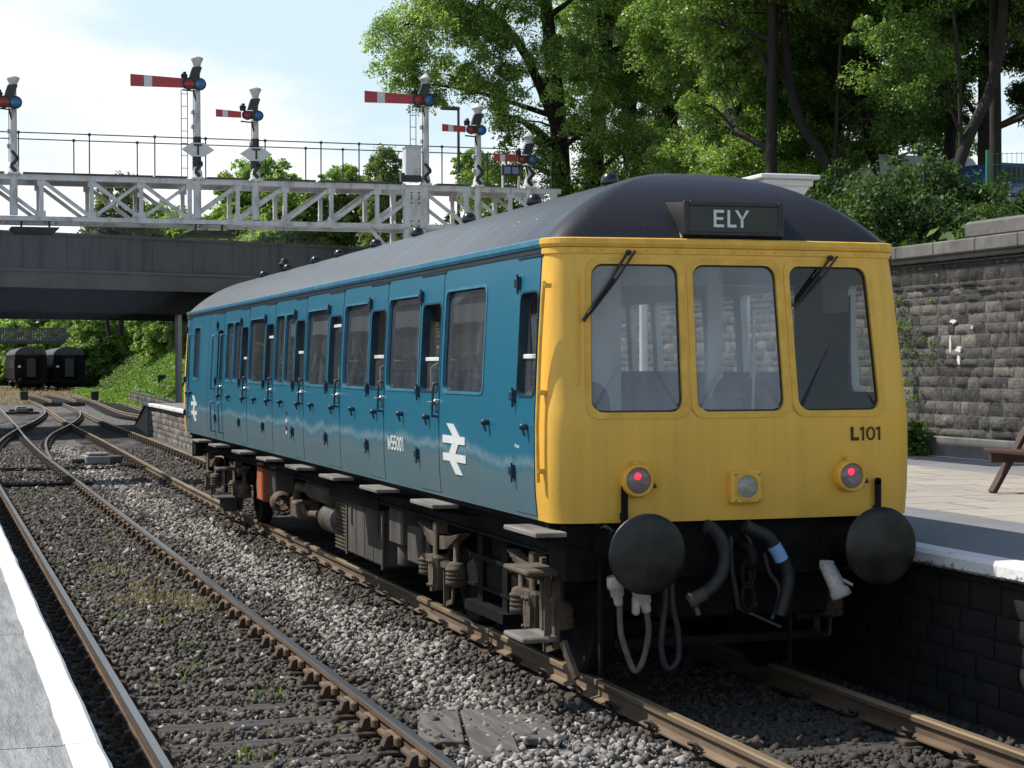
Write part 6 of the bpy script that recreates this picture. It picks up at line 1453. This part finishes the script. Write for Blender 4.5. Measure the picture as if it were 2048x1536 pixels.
for k, (x, y, s, lb, dz) in enumerate(((10.9, 17.2, .95, 'tall dark shrub right of the white canopy end', 0), (9.7, 12.0, .5, 'small glossy shrub hanging over the raised coping block', -.1), (11.9, 15.2, .62, 'leafy shrub at the foot of the leaning maple trunk', -.1), (9.6, 18.4, 1.0, 'dark shrub against the wall top behind the railcar corner', -.3), (11.0, 19.5, 1.0, 'shrub in the shade under the dark maples', 0), (10.6, 10.2, .42, 'low light green shrub at the right edge over the coping', 0), (11.4, 11.2, .5, 'light green shrub by the green fence post', .1), (9.5, 22.0, 1.2, 'dark shrub on the wall top behind the canopy', -.2), (10.2, 26, 1.2, 'shrub on the wall top under the pale lime shrubs', -.2), (9.8, 31, 1.4, 'shrub at the foot of the big ash, nearest the wall', -.2), (11.4, 33, 1.5, 'shrub between the ash and the gantry end', -.2), (10.0, 38, 1.6, 'shrub behind the right end of the gantry', -.2), (10.4, 44, 1.7, 'shrub beyond the gantry, left of the ash trunk', -.2))):
    again(shr2, x, y, k * 1.3, s, lb, dz)
wp_ = tree('wall_plant', 'small leafy plant growing at the foot of the stone wall beside the railcar', 'plant', (8.52, 12.3, ZP), [[(0, 0, 0, .015), (0, 0, .3, .01), (.02, 0, .6, .005)]], [(0, 0, .28, .12, .18, .24, 18), (0, .1, .1, .12, .2, .1, 10)], 60, .035, MT['leaf_under'], branch=.3)
# creeper down the wall behind the railcar corner
def creep(n):
    y = rng.normal(13.2, .45, n); z = rng.uniform(1.4, 3.4, n); keep = rng.random(n) < np.clip(1.2 - (3.5 - z) * .25, .2, 1); return np.stack([np.full(n, WALLX - .10) - rng.random(n) * .05, y, z], -1)[keep]
C_ = creep(70); v, f, tt = leaves(C_, np.full(len(C_), .09), 26, .022, .2); tag(np_mesh('wall_creeper', v, f, MT['leaf_under'], {'tone': tt}), 'thin green creeper on the stone wall just right of the railcar', 'creeper')
# undergrowth that reads as one mass
def under(n):
    x1 = rng.uniform(9.4, 26, n); y1 = rng.uniform(5, 52, n)
    u = rng.random(n); x2 = 6.2 + rng.random(n) ** 1.3 * 12; y2 = 70 + u * 110; pick = rng.random(n) < .34
    x = np.where(pick, x1, x2 + np.where(y2 > 80, (y2 - 80) * .045, 0)); y = np.where(pick, y1, y2)
    return np.stack([x, y, height(x, y) + rng.uniform(-.05, .32, n)], -1)
C_ = under(5200); v, f, tt = leaves(C_, rng.uniform(.25, .75, len(C_)), 32, .10, .25, .55); tag(np_mesh('undergrowth', v, f, MT['leaf_under'], {'tone': tt}), 'green undergrowth covering the banks', 'undergrowth', kind='stuff')
C_ = np.stack([rng.uniform(6.2, 15, 4200), rng.uniform(72, 145, 4200), np.zeros(4200)], -1); C_[:, 2] = height(C_[:, 0], C_[:, 1]) + .2; v, f, tt = leaves(C_, rng.uniform(.25, .6, len(C_)), 34, .10, .25, .5); tag(np_mesh('bright_undergrowth', v, f, MT['leaf_lime'], {'tone': tt}), 'bright lime undergrowth on the bank beyond the bridge', 'undergrowth', kind='stuff')

# ------------------------------------------------------------------ CAR PARK BEHIND THE TREES
def car_(loc, rz, paint, label, van=False):
    t = thing('parked_van' if van else 'parked_car', label, 'van' if van else 'car', loc, rz)
    L = 4.3 if not van else 5.0; top = 1.45 if not van else 2.25
    side = [(-L / 2, .35), (-L / 2, .85), (-L / 2 + .25, .95), (-L / 2 + (.9 if not van else .1), top - .03), (L / 2 - (1.9 if not van else 1.6), top), (L / 2 - (1.05 if not van else .95), .98 if not van else 1.3), (L / 2 - .1, .82), (L / 2, .6), (L / 2, .35)]
    mb = MB(); mb.prism(side, lambda u, v: (u, -.82 + max(0, v - .95) * .22, v), lambda u, v: (u, .82 - max(0, v - .95) * .22, v)); b = mb.build('body', paint, t); bv = b.modifiers.new('bevel', 'BEVEL'); bv.width = .06; bv.segments = 2
    mb = MB()
    for s in (-1, 1):
        q = [(-L / 2 + 1.05, 1.0), (-L / 2 + 1.15, top - .12), (L / 2 - 1.95, top - .10), (L / 2 - 1.35, 1.0)] if not van else [(L / 2 - 2.2, 1.35), (L / 2 - 2.2, 2.0), (L / 2 - 1.6, 2.0), (L / 2 - 1.1, 1.35)]
        mb = MB(); mb.prism(q, lambda u, v: (u, s * (.835 - max(0, v - .95) * .22), v), lambda u, v: (u, s * (.80 - max(0, v - .95) * .22), v)); mb.build('window', MT['dest'], t)
    for x in (-L / 2 + .8, L / 2 - .8):
        for s in (-1, 1):
            mb = MB(); mb.lathe([(.0, .0), (.17, .0), (.19, .02), (.31, .02), (.32, .0), (.32, -.18), (0, -.18)], (x, s * .84, .32), (0, s, 0), 20); mb.build('wheel', MT['rubber'], t)
    mb = MB()
    for s in (-1, 1): mb.box(L / 2 - .06, L / 2 + .01, s * .6 - .15, s * .6 + .15, .62, .74, 0, .02)
    mb.build('headlight', MT['head_glass'], t)
    return t
MT['carblue'] = M('blue_car_paint', (.05, .13, .36), (.04, .11, .32), 3, .25, coat=.5)
MT['vanwhite'] = M('white_van_paint', (.72, .72, .72), (.65, .65, .65), 3, .3, coat=.3)
car_((16.6, 22.3, GZ_(16.6, 22.3) + .02), .25, MT['carblue'], 'blue car parked behind the leaning maple trunk')
car_((17.6, 27.5, GZ_(17.6, 27.5) - .1), .1, MT['vanwhite'], 'white van parked behind the trees above the wall', True)
fc = thing('mesh_fence', 'green wire mesh fence with thin green posts on the bank at the right edge', 'fence', (12.45, 16.0, GZ_(12.45, 16)), 0)
MT['fencegreen'] = M('green_fence_coating', (.02, .20, .12), (.015, .15, .09), 5, .5)
for k in range(5):
    x = -.4 + k * 2.3 * .62; y = k * 2.3 * -.35; mb = MB(); mb.box(x - .025, x + .025, y - .025, y + .025, 0, 1.35); mb.build('post', MT['fencegreen'], fc)
mb = MB()
for k in range(80): mb.bar((-.4 + 5.7 * k / 80, -3.2 * k / 80, .05), (-.4 + 5.7 * k / 80, -3.2 * k / 80, 1.3), .005, .005)
for z in (.1, .35, .6, .85, 1.1, 1.28): mb.bar((-.4, 0, z), (5.3, -3.2, z), .008, .008)
mb.build('mesh_panel', MT['fencegreen'], fc)
sl = thing('street_lamp', 'slim street lamp far behind the gantry among the ash leaves', 'street lamp', (15.05, 60, 4.2))
mb = MB(); mb.tube([(0, 0, 0), (0, 0, 8.6)], [.10, .05], 8); mb.build('post', MT['boxgrey'], sl)
mb = MB(); mb.box(-.75, .05, -.1, .1, 8.45, 8.6, 0, .04); mb.build('lamp_head', MT['boxgrey'], sl)

# station building on the near platform, out of the picture to the left but mirrored in the train's windows
sb = thing('station_building', 'stone station building with white valanced canopy on the left platform', 'building', (0, 0, 0))
MT['bstone'] = M('grey_building_stone', (.50, .50, .49), (.40, .40, .39), 2, .85)
mb = MB(); mb.box(-15, -11, 6, 48, ZP - .1, 5.2); mb.build('wall', MT['bstone'], sb)
mb = MB(); mb.prism([(-15.4, 5.2), (-13, 6.9), (-10.6, 5.2)], lambda u, v: (u, 5.6, v), lambda u, v: (u, 48.4, v)); mb.build('roof', MT['roof_grey'], sb)
for k in range(13):
    y = 7.5 + 3.1 * k; mb = MB(); mb.box(-11.0, -10.94, y, y + 1.2, 1.9, 3.6); f = mb.build('window_frame', MT['white'], sb); mb = MB(); mb.box(-10.945, -10.93, y + .12, y + 1.08, 2.02, 3.48); mb.build('pane', MT['dest'], f)
mb = MB(); mb.box(-11, -7.9, 8, 46, 4.25, 4.35); mb.build('canopy', MT['roof_grey'], sb)
mb = MB(); mb.box(-7.92, -7.86, 8, 46, 3.98, 4.36); mb.build('valance', MT['white'], sb)
for y in (9, 13, 17, 21, 25, 29, 33, 37, 41, 45): mb = MB(); mb.lathe([(.09, 0), (.07, .4), (.06, 3.2)], (-8.1, y, ZP), (0, 0, 1), 10); mb.build('column', MT['white'], sb)

# faint blue exhaust smoke hanging in front of the bridge
m = bpy.data.materials.new('blue_exhaust_smoke'); m.use_nodes = True; nt = m.node_tree; nt.nodes.clear(); out = N(nt, 'ShaderNodeOutputMaterial'); vs = N(nt, 'ShaderNodeVolumeScatter'); vs.inputs['Color'].default_value = (.62, .70, 1, 1); vs.inputs['Density'].default_value = .0045; vs.inputs['Anisotropy'].default_value = .3; nt.links.new(vs.outputs[0], out.inputs['Volume'])
for k, (c, r_) in enumerate((((-1.5, 50, 5.6), (4.5, 4.5, 1.9)), ((4.2, 47, 5.9), (2.6, 3.5, 1.2)))):
    bm = bmesh.new(); bmesh.ops.create_icosphere(bm, subdivisions=3, radius=1)
    for v_ in bm.verts: v_.co = Vector((c[0] + v_.co.x * r_[0], c[1] + v_.co.y * r_[1], c[2] + v_.co.z * r_[2]))
    me = bpy.data.meshes.new('exhaust_smoke'); bm.to_mesh(me); bm.free(); me.materials.append(m)
    tag(link(bpy.data.objects.new('exhaust_smoke', me)), 'faint blue exhaust smoke hanging in front of the bridge', 'smoke', kind='stuff')

# ------------------------------------------------------------------ CAMERA, SKY, SUN
cx, cy, cz, yaw, pit, rol, foc = -5.4719, -12.0907, 2.3437, .3059, -.0103, -.0026, 3696.66
fw = Vector((math.sin(yaw) * math.cos(pit), math.cos(yaw) * math.cos(pit), math.sin(pit))); rt = Vector((math.cos(yaw), -math.sin(yaw), 0)); up = rt.cross(fw)
r2 = rt * math.cos(rol) + up * math.sin(rol); u2 = up * math.cos(rol) - rt * math.sin(rol); bk = -fw
cam = bpy.data.cameras.new('camera'); cam.sensor_width = 36; cam.lens = foc / 2048 * 36; cam.clip_end = 4000; cam.clip_start = .1
co = link(bpy.data.objects.new('camera', cam)); co.matrix_world = Matrix(((r2.x, u2.x, bk.x, cx), (r2.y, u2.y, bk.y, cy), (r2.z, u2.z, bk.z, cz), (0, 0, 0, 1))); scene.camera = co
SUN = Vector((-.65, .42, 1.0)).normalized()
sd = bpy.data.lights.new('sun', 'SUN'); sd.energy = 5.0; sd.angle = R(.5); sd.color = (1, .955, .88); so_ = link(bpy.data.objects.new('sun', sd)); so_.rotation_euler = SUN.to_track_quat('Z', 'Y').to_euler(); so_.location = (-20, 10, 30)
w = bpy.data.worlds.new('World'); scene.world = w; w.use_nodes = True; nt = w.node_tree; bg = nt.nodes['Background']
sky = N(nt, 'ShaderNodeTexSky', sky_type='NISHITA'); sky.sun_disc = False; sky.sun_elevation = math.asin(SUN.z); sky.sun_rotation = math.atan2(SUN.x, SUN.y); sky.altitude = 100; sky.air_density = 1.0; sky.dust_density = 1.0; sky.ozone_density = 1.0
tc = N(nt, 'ShaderNodeTexCoord'); sp_ = N(nt, 'ShaderNodeSeparateXYZ'); nt.links.new(tc.outputs['Generated'], sp_.inputs[0])
big = noise(nt, 3.2, 7, .58, vec=tc.outputs['Generated'], stretch=(1, 1, 2.6)); el = sp_.outputs['Z']
cl = math_(nt, 'ADD', big, math_(nt, 'MULTIPLY', math_(nt, 'SUBTRACT', .105, el), 2.2))
mr = N(nt, 'ShaderNodeMapRange'); mr.inputs[1].default_value = .33; mr.inputs[2].default_value = .56; mr.interpolation_type = 'SMOOTHSTEP'; nt.links.new(cl, mr.inputs[0])
low = N(nt, 'ShaderNodeMapRange'); low.inputs[1].default_value = .55; low.inputs[2].default_value = .22; nt.links.new(el, low.inputs[0])
veil = mix(nt, math_(nt, 'MULTIPLY', low.outputs[0], .85), sky.outputs[0], (5.3, 6.5, 7.0))
cloud = mix(nt, math_(nt, 'MULTIPLY', mr.outputs[0], low.outputs[0]), veil, (7.6, 7.7, 7.8))
nt.links.new(cloud, bg.inputs['Color']); bg.inputs['Strength'].default_value = .145
scene.view_settings.view_transform = 'Standard'; scene.view_settings.look = 'None'; scene.view_settings.exposure = 0; scene.view_settings.gamma = 1
scene.render.engine = 'CYCLES'
cy_ = scene.cycles; cy_.use_denoising = True; cy_.max_bounces = 8; cy_.transparent_max_bounces = 16; cy_.diffuse_bounces = 3; cy_.glossy_bounces = 3; cy_.caustics_reflective = False; cy_.caustics_refractive = False; cy_.sample_clamp_indirect = 6
try: cy_.denoiser = 'OPENIMAGEDENOISE'
except Exception: pass
